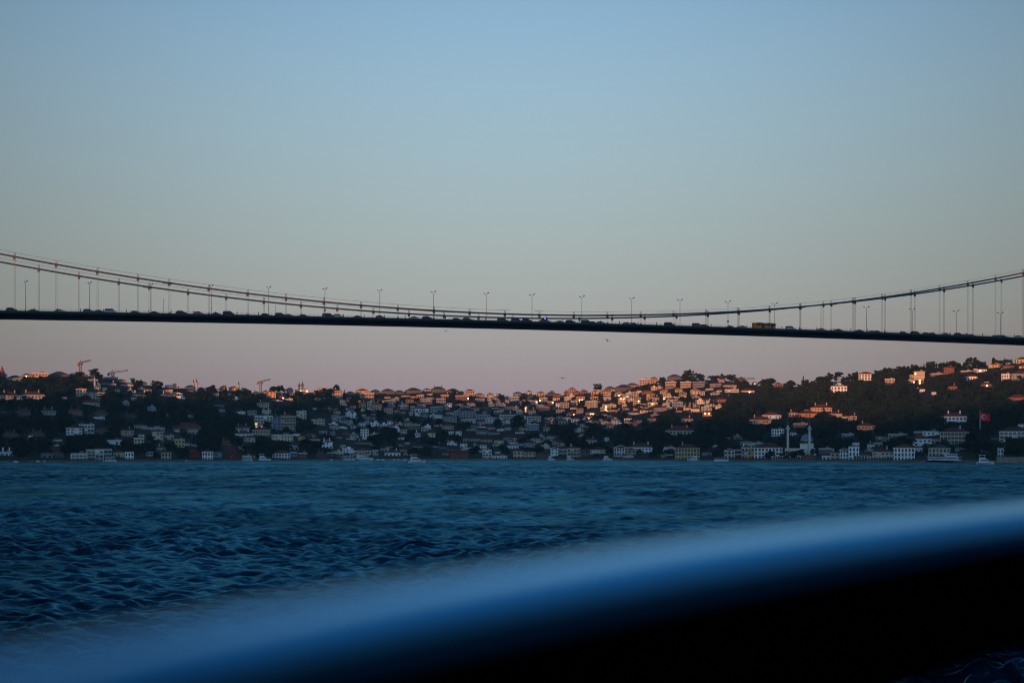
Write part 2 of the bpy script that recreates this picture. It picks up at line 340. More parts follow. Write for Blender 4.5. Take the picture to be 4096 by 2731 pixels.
for u, h, d in ((654.4, 7, 'left'), (1101.5, 5.5, 'right')):
    s = sat(u, 29.5); X, Y = bworld(s, 29.5); m = MB(); m.tube([(0,0,0),(0,0,h+1.5)], .07, 5); m.box(-.15,.15,-.15,.15,0,.4)
    o = m.build('slim_mast', M_pole); o.location = (X, Y, dz(s)); tag(o, f"slim bare mast on the far bridge edge, {d} one of the two", 'mast', 'slim masts on the bridge')
# ---- vehicles
M_tyre = nmat('tyre', (.015,.015,.015), .9); M_glass = nmat('car_glass', (.02,.03,.04), .15, spec=.5)
def paint(n, c): return nmat('paint_'+n, c, .35, spec=.5)
PAINT = dict(dark=paint('dark', (.02,.022,.03)), white=paint('white', (.6,.62,.64)), silver=paint('silver', (.3,.32,.34)), grey=paint('grey', (.12,.13,.14)), orange=paint('orange', (.75,.28,.03)), yellow=paint('yellow', (.75,.42,.03)), blue=paint('blue_grey', (.08,.12,.18)))
SHAPE = {'sedan': (4.5, [(-2.25,.35),(-2.25,.85),(-2.1,.98),(-1.4,1.0),(1.05,1.0),(2.0,.85),(2.25,.65),(2.25,.35)], [(-1.75,.98),(-1.05,1.42),(.25,1.45),(1.15,.98)]),
 'suv': (4.6, [(-2.3,.4),(-2.3,1.05),(-2.2,1.12),(1.15,1.15),(2.1,1.0),(2.3,.75),(2.3,.4)], [(-2.2,1.1),(-1.85,1.68),(.35,1.72),(1.25,1.12)]),
 'hatch': (4.1, [(-2.05,.35),(-2.05,.95),(-1.95,1.02),(1.0,1.02),(1.85,.88),(2.05,.65),(2.05,.35)], [(-1.95,1.0),(-1.5,1.5),(.2,1.53),(1.1,1.0)]),
 'van': (4.9, [(-2.45,.4),(-2.45,1.2),(-2.4,1.25),(1.5,1.25),(2.3,1.0),(2.45,.7),(2.45,.4)], [(-2.42,1.22),(-2.3,1.95),(.7,2.0),(1.6,1.24)])}
def prism(m, prof, w, bev, mi=0):
    cx = sum(p[0] for p in prof)/len(prof); cz_ = sum(p[1] for p in prof)/len(prof)
    ins = [(cx+(x-cx)*(1-bev), cz_+(z-cz_)*(1-bev)) for x, z in prof]
    m.loft([[(x,-w/2,z) for x, z in ins], [(x,-w/2+.1,z) for x, z in prof], [(x,w/2-.1,z) for x, z in prof], [(x,w/2,z) for x, z in ins]], mi)
CARME = {}
mw = MB(); mw.lathe([(.22,-.11),(.33,-.1),(.33,.1),(.22,.11)], 14); wheel_me = mw.mesh('wheel', M_tyre)
def make_car(kind, col, name='car'):
    L, lo, hi = SHAPE[kind]; k = (kind, col)
    if k not in CARME:
        m = MB(); prism(m, lo, 1.82, .06); b = m.mesh('body', PAINT[col])
        m = MB(); prism(m, hi, 1.62, .05); g = m.mesh('windows', M_glass)
        hx = [(x*.93-.03, z+.035) for x, z in hi[1:3]]; m = MB()
        m.loft([[(hx[0][0]+.05,-.72,hx[0][1]-.06),(hx[1][0],-.72,hx[1][1]-.06),(hx[1][0],-.72,hx[1][1]),(hx[0][0]+.05,-.72,hx[0][1])],[(hx[0][0]+.05,.72,hx[0][1]-.06),(hx[1][0],.72,hx[1][1]-.06),(hx[1][0],.72,hx[1][1]),(hx[0][0]+.05,.72,hx[0][1])]])
        CARME[k] = (b, g, m.mesh('roof_panel', PAINT[col]))
    r = empty(name); b, g, t = CARME[k]; obj('body', b, r); obj('windows', g, r); obj('roof_panel', t, r)
    for sx_ in (-1,1):
        for sy in (-1,1): obj('wheel', wheel_me, r, (sx_*L*.31, sy*.8, .33), (R(90),0,0))
    return r
CARS = [(0,1024,[(105,'suv','dark',0),(310,'sedan','dark',1),(548,'sedan','white',0),(812,'suv','grey',0),(910,'sedan','dark',0),(1015,'van','white',0),(1245,'hatch','dark',1),(1420,'sedan','dark',1),(1665,'suv','dark',0),(1825,'hatch','silver',0),(1985,'sedan','grey',1),(2100,'van','dark',0)]),
 (1024,0,[(90,'hatch','dark',1),(222,'suv','dark',0),(300,'sedan','grey',1),(435,'sedan','dark',1),(665,'van','dark',0),(755,'suv','white',0),(935,'sedan','dark',1),(1142,'hatch','grey',0),(1455,'sedan','white',0),(1573,'suv','dark',0),(1845,'hatch','dark',1),(1943,'suv','dark',1),(2265,'van','grey',1)]),
 (2048,0,[(40,'van','blue',1),(137,'suv','dark',0),(305,'suv','grey',0),(440,'sedan','silver',1),(537,'suv','dark',0),(682,'van','dark',0),(745,'hatch','dark',1),(812,'sedan','silver',0),(1055,'sedan','silver',0),(1120,'hatch','dark',1),(1445,'van','dark',0),(1700,'van','grey',0),(1770,'suv','dark',1),(2005,'sedan','dark',1),(2120,'sedan','silver',0)]),
 (3072,0,[(205,'van','white',0),(490,'sedan','orange',0),(648,'sedan','dark',0),(843,'sedan','dark',0),(955,'sedan','yellow',1),(1005,'hatch','dark',1),(1245,'hatch','dark',1),(1350,'suv','dark',0),(1455,'hatch','grey',1),(1510,'hatch','dark',1),(1635,'sedan','silver',0),(1750,'suv','dark',0),(1825,'hatch','silver',1),(1872,'hatch','dark',1),(2095,'hatch','grey',1),(2160,'suv','dark',1),(2308,'hatch','white',0)])]
tot = {}; seen = {}
KN = dict(sedan='saloon car', suv='tall estate car', hatch='small hatchback', van='van')
for x0, _, L in CARS:
    for zx, kd, c, ln in L: tot[(kd, c)] = tot.get((kd, c), 0) + 1
CN = dict(dark='black', white='white', silver='silver', grey='dark grey', orange='orange', yellow='yellow', blue='blue grey')
for x0, _, L in CARS:
    for zx, kd, c, ln in L:
        u = x0 + zx*.4354; off = 3.6 if ln == 0 else 7.6; s = sat(u, off); X, Y = bworld(s, off)
        r = make_car(kd, c, 'van' if kd == 'van' else 'car'); r.location = (X, Y, dz(s)+.1); r.rotation_euler = (0,0,TH)
        k = (kd, c); i = seen.get(k, 0); seen[k] = i+1
        if x0 == 2048 and zx == 305:
            m = MB(); m.box(-.25,.25,-.6,.6,1.72,1.86); m.build('beacon_base', M_head, r)
            m = MB(); m.lathe([(.22,1.86),(.3,1.95),(.28,2.12),(.1,2.22)], 10); m.build('beacon', nmat('blue_beacon', (.02,.03,.6), .3, emit=(.05,.08,1), es=14), r)
            tag(r, 'grey police car with flashing blue roof beacon on the bridge near its middle', 'car', 'vehicles crossing the bridge'); continue
        lb = f"{CN[c]} {KN[kd]} crossing the bridge" + ('' if tot[k] == 1 else f", {ORD[i]} such from left")
        tag(r, lb, 'van' if kd == 'van' else 'car', 'vehicles crossing the bridge')
s = sat(3055, 3.6); X, Y = bworld(s, 3.6); bus = empty('city_bus', (X, Y, dz(s)+.1), TH)
tag(bus, 'yellow and black city bus crossing the bridge right of centre', 'bus', 'vehicles crossing the bridge')
M_by = nmat('bus_yellow', (1,.31,.002), .5, spec=.3)
m = MB(); m.box(-6,6,-1.25,1.25,.35,1.55); m.box(-6,-5.1,-1.25,1.25,1.55,2.75); m.build('body', M_by, bus)
m = MB(); m.box(-5.1,5.95,-1.22,1.22,1.55,2.75); m.build('windows', M_glass, bus)
m = MB(); m.box(-6,6,-1.25,1.25,2.75,3.05); m.box(-3.4,-1.2,-.8,.8,3.05,3.25); m.box(2,4,-.8,.8,3.05,3.2); m.build('roof_panel', nmat('bus_roof', (.05,.05,.05)), bus)
m = MB()
for x_ in (-4,-2.7,-1.2,.2,1.5,2.9,4.2,5.9): m.box(x_-.07,x_+.07,-1.27,-1.2,1.55,2.75)
m.build('window_pillars', M_by, bus)
for x_ in (-1.9, 3.5): m = MB(); m.box(x_,x_+1.2,-1.275,-1.2,.45,2.7); m.build('door', M_glass, bus)
for x_ in (-3.4, 3.2):
    for sy in (-1,1): obj('wheel', wheel_me, bus, (x_, sy*1.1, .48), (R(90),0,0), (1.45,1.45,1.2))
for sy in (-1,1): m = MB(); m.box(6,6.35,sy*1.3-.1,sy*1.3+.1,1.9,2.5); m.build('mirror', M_head, bus)
# ------------------------------------------------------------------ houses
KZ = .2998
WCOL = dict(w=('white', (.82,.84,.84)), W=('bright white', (.88,.88,.86)), c=('cream', (.6,.52,.38)), g=('pale grey', (.33,.35,.35)), p=('pinkish beige', (.46,.34,.27)), o=('sunlit cream', (.55,.35,.18)), O=('orange', (.62,.27,.1)), y=('yellow', (.52,.42,.2)), r=('brick brown', (.26,.11,.08)), R=('dark red', (.2,.03,.025)), b=('blue grey', (.2,.27,.33)), d=('dark grey', (.11,.1,.1)))  # o: cream walls with the low sun's orange put into the colour
M_wall = {k: nmat('wall_'+n.replace(' ', '_'), c, .85, var=.13, scale=.22, objvar=.16) for k, (n, c) in WCOL.items()}
M_tile = nmat('roof_tiles_red', (.13,.038,.028), .85, var=.3, scale=.8, objvar=.25)
M_slate = nmat('roof_slate', (.045,.05,.065), .8, var=.3, scale=.8, objvar=.25)
M_flat = nmat('roof_concrete', (.2,.19,.18), .9, var=.2, scale=.4)
M_pane = nmat('window_glass', (.012,.018,.025), .25, spec=.25)
M_frame = nmat('window_frame', (.5,.5,.48), .6)
M_slab = nmat('balcony_concrete', (.55,.52,.47), .8, objvar=.15)
M_brail = nmat('balcony_rail', (.14,.14,.14), .6)
mw = MB(); mw.box(-.5,.5,-.02,.1,-.5,.5,0)
for a in ((-.56,-.5,-.5,.5),(.5,.56,-.5,.5),(-.56,.56,.5,.55),(-.56,.56,-.56,-.5),(-.03,.03,-.5,.5)): mw.box(a[0],a[1],-.06,.04,a[2],a[3],1)
win_me = mw.mesh('window', [M_pane, M_frame])
mw = MB(); mw.box(-.5,.5,-.02,.1,-.5,.5,0); win2_me = mw.mesh('window', M_pane)
MWARM = nmat('lit_window', (.5,.3,.1), .5, emit=(1,.5,.18), es=2)
MCOOL = nmat('cool_window', (.4,.45,.6), .5, emit=(.45,.6,1), es=.5)
mw = MB(); mw.box(-.5,.5,-.02,.1,-.5,.5,0); litwin_me = mw.mesh('window', MWARM)
HOUSES = []; NWIN = 0
SPEC = {}
SPEC[0] = """0 95 330 375 c H|90 300 375 412 g H|300 425 345 375 o h|425 640 312 375 o f|680 920 328 368 d H|950 1180 318 352 d f|1170 1310 400 448 c f|1370 1575 368 402 d f|1545 1690 415 452 p h|1350 1450 452 482 p h|1430 1550 452 492 g h|1600 1780 472 512 g f|1790 1965 440 482 d H|2225 2400 475 522 g f|2095 2305 532 572 c h|2140 2335 600 642 c hC|1745 1985 597 640 c hC|1750 1820 640 676 c f|0 270 605 690 c hC|275 600 602 678 c hC|1015 1150 522 655 c h|1155 1400 567 672 c h|1370 1425 505 560 c h|1105 1330 702 765 c h|0 85 830 875 d h|215 415 820 900 d hC|560 750 815 890 g hC|915 1100 815 888 r hC|1260 1450 838 905 d hC|1650 1830 872 922 d hC|1250 1400 910 942 w f|840 880 650 675 w f|885 1100 1042 1165 w h|1055 1122 990 1035 w g|1125 1255 998 1142 w fB|1275 1450 1062 1122 d h|40 240 1122 1188 d hC|390 595 1112 1168 d hC|725 825 1212 1252 g f|728 775 1282 1320 p f|1615 1790 1075 1168 p h|1790 1960 1010 1065 c h|1890 2200 1042 1090 g f|2035 2180 1092 1228 c h|1785 1925 1180 1275 c f|1850 1925 1140 1180 w f|2195 2320 1148 1212 p f|2300 2400 1045 1100 r h|1435 1635 1208 1272 w fB|5 170 1368 1425 w fC|560 700 1388 1455 b h|690 850 1385 1455 d h|950 1165 1388 1482 w fB|1165 1270 1338 1472 c fB|1270 1385 1335 1492 w fB|1385 1495 1332 1445 b fB|1510 1660 1370 1445 c h|1665 1785 1368 1475 W fT|1950 2040 1362 1442 g h|2150 2285 1372 1478 c hT|2090 2210 1312 1355 g h"""
SPEC[700] = """125 280 497 545 c H|300 400 517 548 d H|600 700 497 536 o h|715 840 507 542 o h|520 580 585 632 g f|550 620 530 570 g H|145 245 548 576 r h|1035 1140 577 606 o h|1165 1260 562 602 o h|1220 1345 562 652 o h|1350 1445 562 642 p fB|1370 1465 625 656 r h|1455 1570 657 692 o f|1480 1580 525 560 p h|1535 1600 578 602 o f|1600 1790 538 582 o fB|1860 1955 532 582 p f|1960 2030 497 525 p f|1845 1910 572 598 r h|2100 2235 547 625 p h|1960 2050 612 662 p hT|2150 2235 622 656 p f|2280 2400 575 612 o h|2280 2400 642 692 p h|1095 1250 712 782 c hT|1160 1285 812 868 c fC|970 1090 815 890 g h|825 940 828 872 w f|590 660 812 838 w g|1060 1305 882 1048 w fBL|1310 1410 892 1080 b h|1410 1615 884 1092 c hB|1620 1755 820 932 c f|1838 1882 790 816 w f|1820 2000 932 1012 c f|0 370 1035 1078 r hC|170 320 1078 1135 g f|0 60 1075 1112 w f|795 1000 1035 1108 g hC|800 1040 1120 1172 w hC|915 1070 1168 1240 p h|1035 1275 1068 1168 c hT|1285 1580 1135 1228 c f|1580 1665 1122 1182 w h|1640 1730 1155 1230 y h|1740 1880 1150 1178 g g|1810 1935 1190 1242 c h|1925 2030 1082 1132 g h|2075 2140 1092 1152 g h|2235 2335 1104 1142 r h|1965 2105 1228 1312 w gC|0 130 1198 1302 y f|600 760 1220 1290 r h|195 325 1358 1470 R h|360 510 1358 1478 W hT|525 625 1372 1462 b h|690 830 1335 1468 R h|650 800 1322 1352 R h|900 1030 1418 1478 c f|1300 1540 1382 1462 w hT|1540 1625 1370 1452 b f|1640 1765 1382 1458 r fT|1885 2020 1385 1458 d h|2030 2150 1375 1442 d f|2150 2255 1385 1458 d f|1540 1650 1282 1342 g f"""
SPEC[1400] = """90 250 545 602 o h|135 325 577 655 o fB|280 400 550 602 d H|415 590 548 602 d H|590 730 562 602 d H|750 960 540 592 d H|970 1080 532 577 g H|1085 1275 522 592 d HC|1290 1450 542 592 d H|1535 1665 547 622 p hT|1445 1520 572 592 o h|1405 1590 612 692 r f|1210 1335 597 642 o h|895 990 607 652 p f|1040 1100 600 622 o f|945 1100 652 742 p fB|1150 1280 652 732 p fB|740 860 667 722 o h|690 800 612 640 p H|810 890 622 652 p h|125 210 707 772 o h|285 425 727 817 p hB|490 605 672 768 g f|460 575 785 872 o f|670 780 742 792 g fB|810 865 757 832 p f|875 1010 722 772 g h|870 960 782 832 w h|970 1050 787 832 w f|680 740 827 867 o h|870 940 837 897 w h|785 840 837 892 g f|955 1040 852 912 b h|1085 1165 762 842 g f|1165 1245 757 832 b f|1265 1330 737 812 p f|590 665 807 847 p h|1460 1680 812 912 g HF|1385 1430 822 902 g f|1240 1420 892 985 g HF|1745 1845 767 802 r HF|1680 1870 867 942 g fF|1480 1680 927 978 c f|1670 1800 647 702 g h|1840 1920 592 612 p h|1660 1800 612 632 p h|2125 2260 627 692 g f|2170 2300 582 612 b H|2060 2180 757 812 o h|1925 2050 817 862 p f|2000 2205 868 1002 w hB|1815 1930 907 982 w f|1815 1905 982 1012 r f|1710 1815 1022 1064 w h|1620 1700 1007 1102 b h|1230 1390 1012 1074 p h|750 940 1002 1075 d fT|950 1035 1037 1096 p f|680 760 1062 1132 c h|870 940 1112 1176 w h|1035 1165 1112 1176 c h|1320 1385 1092 1132 W f|1420 1490 1092 1156 W f|1960 2060 1062 1112 w fT|2065 2150 1042 1102 g f|1680 1850 1087 1142 g h|1850 2000 1102 1152 g h|2260 2400 1042 1096 c h|2205 2330 1112 1142 w fT|1580 1740 1190 1232 p h|1750 1900 1202 1242 p h|2060 2230 1172 1212 p h|2120 2230 1237 1272 w h|2080 2250 1282 1332 w f|2245 2335 1262 1302 g f|1910 1990 1267 1297 c h|115 220 982 1036 w f|140 250 1062 1172 w fT|160 240 1182 1212 w f|180 280 892 942 g h|60 280 1242 1286 g h|75 310 1342 1402 c hT|45 125 1385 1442 c h|205 270 1385 1442 c h|310 380 1342 1432 g f|465 675 1372 1424 w hC|415 500 1327 1362 g f|735 800 1242 1292 g f|1335 1580 1374 1462 R h|1560 1610 1302 1352 w h|1765 1890 1340 1457 W fB|1950 2020 1362 1412 W h|1890 2100 1417 1462 w fT|2180 2330 1352 1452 c h|2100 2200 1215 1240 g h|1550 1660 1060 1100 c h"""
SPEC[2100] = """10 105 562 602 c HT|150 270 577 622 p H|290 410 582 622 d H|520 600 562 602 r h|30 110 602 642 p h|190 300 642 702 p f|300 380 692 757 r f|70 175 682 752 c fB|375 465 642 682 c h|375 490 602 642 r h|530 620 632 682 c f|650 740 562 602 r h|740 840 552 592 r h|475 590 702 792 c h|610 700 682 732 y f|690 800 622 682 o hB|820 970 687 787 c f|880 990 557 602 o g|880 975 622 662 y hB|1010 1150 545 582 p g|1045 1150 577 632 r fB|1050 1150 637 697 y fB|1200 1310 587 622 c gB|1200 1440 502 562 d H|1080 1200 507 542 d H|1350 1530 472 522 p h|1525 1665 395 487 p fF|1670 1770 382 472 p h|1250 1345 642 722 y gB|1415 1520 572 632 c gB|1445 1545 642 732 c gB|1630 1730 587 672 y gB|1840 1945 582 662 c gB|1800 1900 552 582 y gB|2055 2160 577 647 c gB|2000 2100 532 572 y gB|1870 2020 432 532 r fB|2070 2220 432 527 r fB|1910 2090 357 422 d H|2240 2400 432 525 r fB|1640 1770 707 757 y fB|1900 2040 657 702 c g|2205 2335 542 602 c g|185 335 767 832 r f|160 260 742 802 p f|55 145 807 862 c h|410 530 797 862 c h|555 685 852 892 p g|515 610 902 946 w h|445 575 947 997 p h|685 780 782 872 p h|820 940 842 892 p h|795 900 887 927 p h|1030 1220 732 782 y f|1010 1100 772 842 y fB|1110 1210 802 852 p h|260 400 912 1002 r f|30 215 887 977 w hB|30 190 992 1092 b f|255 330 1032 1102 p h|0 45 752 862 o hB|1375 1500 837 872 g h|1380 1550 862 892 g f|1720 1900 772 842 p h|1990 2110 822 852 o h|1960 2110 702 772 g f|2095 2245 922 977 p h|1440 1500 962 1022 r h|1870 2260 1077 1168 c hCT|810 960 1202 1262 p h|1075 1115 1177 1242 w f|0 170 1242 1312 g h|340 445 1312 1432 w g|445 560 1332 1422 b fB|565 740 1312 1452 c hB|740 860 1332 1442 d h|865 1090 1332 1402 c h|900 950 1352 1412 w f|1185 1365 1305 1412 W gT|1365 1480 1332 1422 p h|1370 1740 1300 1382 w hC|1830 2000 1305 1352 w f|2000 2335 1310 1472 y hT|0 140 1367 1452 c h|150 330 1387 1462 d h|1815 1890 1402 1452 p h|1185 1310 1417 1466 d f|1315 1450 1425 1466 p f|590 680 520 560 p h|1150 1230 535 560 c h|320 400 560 590 p h|1560 1700 555 585 r h|1700 1790 640 690 p h"""
SPEC[2800] = """0 100 432 482 p h|130 285 452 522 p hB|310 490 472 522 p H|330 520 532 592 c fB|530 725 547 587 c h|0 65 552 617 c h|75 180 522 562 c f|145 265 582 612 c g|190 370 662 702 r h|1740 1965 490 572 w fT|1780 1885 452 488 w f|2115 2315 325 427 w hT|2180 2262 292 322 p f|1000 1100 457 477 r h|690 770 442 457 o h|1475 1765 772 837 o hC|1310 1575 850 922 O h|1185 1300 842 897 p h|1720 1900 852 912 p hC|1980 2100 892 957 p h|660 955 932 1022 o hCB|830 1085 872 942 w h|50 160 832 912 O h|1240 1440 987 1052 r fT|955 1125 1062 1152 W fT|1205 1300 1122 1152 w fT|2095 2335 1012 1097 o h|1890 2060 1147 1172 g f|325 465 1342 1455 w gB|465 560 1340 1450 R fB|555 640 1302 1452 w hB|640 720 1262 1452 y f|720 1105 1305 1452 W hT|550 690 1225 1292 g h|690 840 1245 1302 b f|1585 1760 1322 1412 d fT|1865 1985 1332 1477 w gT|1985 2125 1297 1477 W fT|2040 2125 1247 1297 W f|1740 1865 1378 1472 c h|1630 1740 1412 1477 w h|1370 1550 1432 1472 r h|2240 2335 1262 1312 g h|1890 1990 900 930 p h|560 640 1400 1455 p f|1400 1440 800 840 p h"""
SPEC[3400] = """465 600 392 457 p f|850 1000 295 402 o fB|800 855 342 392 o f|905 985 397 457 r fT|775 870 422 442 g f|1250 1390 240 342 r h|1080 1250 332 357 r f|1690 1825 262 322 w hT|1530 1705 357 407 w hT|1850 2005 192 252 y g|2215 2400 127 167 y h|2250 2400 217 252 r h|2020 2150 327 412 w fT|2155 2400 322 412 g h|1790 1850 437 487 o f|1310 1430 492 542 r h|1480 1640 287 322 r f|2115 2400 642 692 r h|930 1000 537 572 w f|1090 1150 572 612 w f|1255 1560 887 992 W hC|1200 1590 1097 1258 c hBT|965 1195 1092 1172 w f|860 965 1107 1142 p f|790 1090 1190 1282 w h|1060 1190 1212 1252 O f|1995 2400 1087 1232 w hB|2245 2400 1002 1062 w f|505 770 1132 1175 g f|430 520 1182 1222 g g|230 325 1272 1322 w f|325 440 1247 1292 g f|300 580 1362 1452 c h|585 865 1307 1482 W hT|865 965 1312 1382 w h|1045 1340 1312 1425 c HT|1970 2050 1322 1442 w fT|0 90 882 960 p h|1650 1700 260 320 p f|1740 1900 480 500 r h|2040 2200 225 255 r h"""
jr = random.Random(3)
def roof_mesh(kind, w, d, H, big):
    m = MB(); o = .7 if big else .5
    if kind in 'hH':
        rise = min(w, d)*(.24 if w < 25 else .3); hw = w/2+o; hd = d/2+o; rx = max(hw-hd, 0); ry = max(hd-hw, 0)
        m.box(-hw, hw, -o, d+o, H, H+.35, 1)
        z0 = H+.352; z1 = z0+rise; cy = d/2
        vs = [(-hw,-o,z0),(hw,-o,z0),(hw,d+o,z0),(-hw,d+o,z0),(-rx-.02,cy-ry,z1),(rx+.02,cy-ry,z1),(rx+.02,cy+ry+.02,z1),(-rx-.02,cy+ry+.02,z1)]
        m.poly(vs, [(0,1,5,4),(1,2,6,5),(2,3,7,6),(3,0,4,7),(4,5,6,7)])
    elif kind == 'g':
        rise = w*.22; hw = w/2+o
        m.poly([(-hw,-o,H),(hw,-o,H),(0,-o,H+rise),(-hw,d+o,H),(hw,d+o,H),(0,d+o,H+rise)], [(0,1,2),(5,4,3),(1,4,5,2),(4,1,0,3),(3,0,2,5)])
        m.poly([(-hw-.1,-o-.08,H-.25),(-hw-.1,-o-.08,H+.15),(0,-o-.08,H+rise+.25),(0,-o-.08,H+rise-.15)], [(0,3,2,1)], 1)
        m.poly([(hw+.1,-o-.08,H-.25),(hw+.1,-o-.08,H+.15),(0,-o-.08,H+rise+.25),(0,-o-.08,H+rise-.15)], [(0,1,2,3)], 1)
    else:
        m.box(-w/2-.25, w/2+.25, -.25, d+.25, H, H+.3, 1)
        for a in ((-w/2-.2,w/2+.2,-.2,0),(-w/2-.2,w/2+.2,d,d+.2),(-w/2-.2,-w/2,0,d),(w/2,w/2+.2,0,d)): m.box(a[0],a[1],a[2],a[3],H+.3,H+.95,1)
        if w > 8: m.box(w*.05, w*.3, d*.35, d*.7, H+.3, H+2.5)
    return m
def make_house(off, line):
    global NWIN
    a = line.split(); x0, x1, y0, y1 = map(float, a[:4]); wc = a[4]; rk = a[5][0]; op = a[5][1:]
    u0, u1 = off+x0*KZ, off+x1*KZ; v0, v1 = 1400+y0*KZ, 1400+y1*KZ; u = (u0+u1)/2
    X, Y, z = place(u, v1); wd = (u1-u0)/F*Y; zt = CAMZ + (VH - v0)/F*Y; H = zt - z - .0
    wd = max(wd, 4); H = max(H, 3.0)
    yaw = -math.atan2(X, Y)*1.0 + jr.uniform(-.05, .2)*(0.25 if ('T' in op or wd > 22) else 1)
    wd *= .97; d = max(8, min(16, wd*.75)); big = H > 7
    rt = empty('apartment_block' if (rk == 'f' and H > 8.5) else 'waterfront_mansion' if v1 > 1828 else 'house', (X, Y, z), yaw)
    fl = max(1, min(7, int(round(H/3.1)))); fh = H/fl
    m = MB(); m.box(-wd/2, wd/2, 0, d, -9, H)
    if big and fl > 1:
        for k in range(1, fl): m.box(-wd/2-.1, wd/2+.1, -.12, 0, k*fh-.12, k*fh+.12)
    if 'F' in op:
        n = max(4, int(wd/3.2))
        for k in range(n+1): x_ = -wd/2+wd*k/n; m.box(x_-.45, x_+.45, -.7, 0, -3, H)
    if 'H' == rk and wd > 9: m.box(-wd*.12, wd*.12, -1.3, 0, -2, H)
    if rk == 'g': m.poly([(-wd/2,0,H),(wd/2,0,H),(0,0,H+wd*.2),(-wd/2,.4,H),(wd/2,.4,H),(0,.4,H+wd*.2)], [(0,1,2),(5,4,3),(1,4,5,2),(3,0,2,5)])
    m.build('wall', M_wall[wc], rt)
    mt = {'h': M_tile, 'H': M_slate, 'g': M_tile, 'f': M_flat}[rk]
    rf = roof_mesh(rk, wd, d, H, big).build('roof', [mt, M_wall[wc] if rk != 'f' else M_slab], rt)
    if 'C' in op or (rk in 'h' and jr.random() < .35):
        for cx_ in ((-.28, .25) if 'C' in op else (jr.choice((-.2,.2)),)):
            m = MB(); x_ = cx_*wd; m.box(x_-.5, x_+.5, d*.3, d*.3+.9, H+.2, H+min(wd, d)*.2+2.2); m.box(x_-.62, x_+.62, d*.3-.1, d*.3+1.0, H+min(wd,d)*.2+2.2, H+min(wd,d)*.2+2.5); m.build('chimney', M_wall[wc], rf)
    wpx = u1-u0
    cols = max(2, min(8 if wpx > 70 else 5, int(round(wd/(2.6 if 'T' in op else 3.3))))); 
    if wpx < 26: cols = 2
    elif wpx < 34: cols = min(cols, 3)
    ww = min(1.7, wd/cols*.52); wh = fh*(.66 if 'T' in op else .5)
    if 'B' in op and fl > 1: ww = wd/cols*.72
    if 'F' in op: n = max(4, int(wd/3.2)); cols = min(n, 7); ww = wd/n*.5
    for f_ in range(fl):
        for c in range(cols):
            if 'F' in op: x_ = -wd/2 + wd*(round((c+.5)*n/cols-.5)+.5)/n
            else: x_ = -wd/2 + wd*(c+.5)/cols + (0 if 'T' in op else jr.uniform(-.1, .1))
            if 'T' not in op and 'F' not in op and jr.random() < .12: continue
            lit = 'L' in op and jr.random() < .13
            if rk == 'H' and abs(x_) < wd*.12 and wd > 9: yy = -1.34
            else: yy = -.04
            o_ = obj('window', litwin_me if lit else (win_me if wpx > 44 else win2_me), rt, (x_, yy, (f_+.5)*fh), None, (ww*jr.uniform(.9,1.1), 1, wh)); NWIN += 1
            if lit: o_['label'] = 'window with warm light on inside'
    if 'B' in op or (rk == 'f' and H > 8 and wpx > 38 and 'T' not in op and 'F' not in op and wc not in 'g' and jr.random() < .6):
        xa, xb = (-wd*.47, wd*.47) if 'B' in op else (-wd*.42, wd*jr.uniform(0, .3))
        for f_ in range(1, fl):
            m = MB(); z_ = f_*fh; m.box(xa, xb, -1.3, -.12, z_-.14, z_+.12, 0); m.box(xa, xb, -1.3, -1.22, z_+.12, z_+.95, 0 if jr.random() < .6 else 1)
            m.build('balcony', [M_slab, M_brail], rt)
    desc_c = WCOL[wc][0]; st = {1: 'one', 2: 'two', 3: 'three', 4: 'four', 5: 'five', 6: 'six', 7: 'seven'}[fl]
    rn = {'h': 'red roof', 'H': 'dark roof', 'g': 'front gable', 'f': 'flat roof'}[rk]
    tag(rt, None, 'building', 'waterfront houses' if v1 > 1828 else 'houses on the hillside')
    later(rt, f"{desc_c} {st}-storey {'block' if rt.name.startswith('apart') else 'house'}, {rn}", u, v1)
    HOUSES.append(dict(o=rt, u0=u0, u1=u1, v0=v0-(8 if rk != 'f' else 2), v1=v1, X=X, Y=Y, z=z, yaw=yaw, H=H, w=wd, d=d))
for off, txt in SPEC.items():
    for line in txt.split('|'): make_house(off, line)
# sun glints: mirror panes added before the walls, turned to flash the low sun
M_glint = nmat('window_mirror', (.9,.8,.7), .30, metal=1)
mw = MB(); mw.box(-.5,.5,-.04,.04,-.5,.5); glint_me = mw.mesh('window', M_glint)
GL = {1400: [(1585,645,12),(1320,712,14),(1378,703,10),(2125,808,18),(2320,780,16),(2310,820,8)],
 2100: [(155,658,12),(12,770,22),(10,805,12),(725,668,22),(760,668,8),(318,908,10),(350,945,12),(365,930,8),(358,972,16),(370,695,8),(1257,607,12),(1275,628,7),(1317,628,7),(1060,828,12),(1103,815,8),(1075,790,8),(1080,755,6),(875,850,8),(905,852,7),(850,912,6),(650,858,6),(1190,845,6),(185,675,5),(1515,682,6),(1857,673,8),(1700,720,6)],
 3400: [(875,318,14),(1825,475,12),(1815,445,8),(850,440,6),(1735,270,5),(930,410,8),(930,440,8)],
 0: [(25,345,9),(350,350,6)], 700: [(1675,548,8),(1715,550,12),(1760,548,10),(1500,666,6),(1440,640,8)],
 2800: [(660,560,6),(65,850,5),(118,850,5),(730,448,8)]}
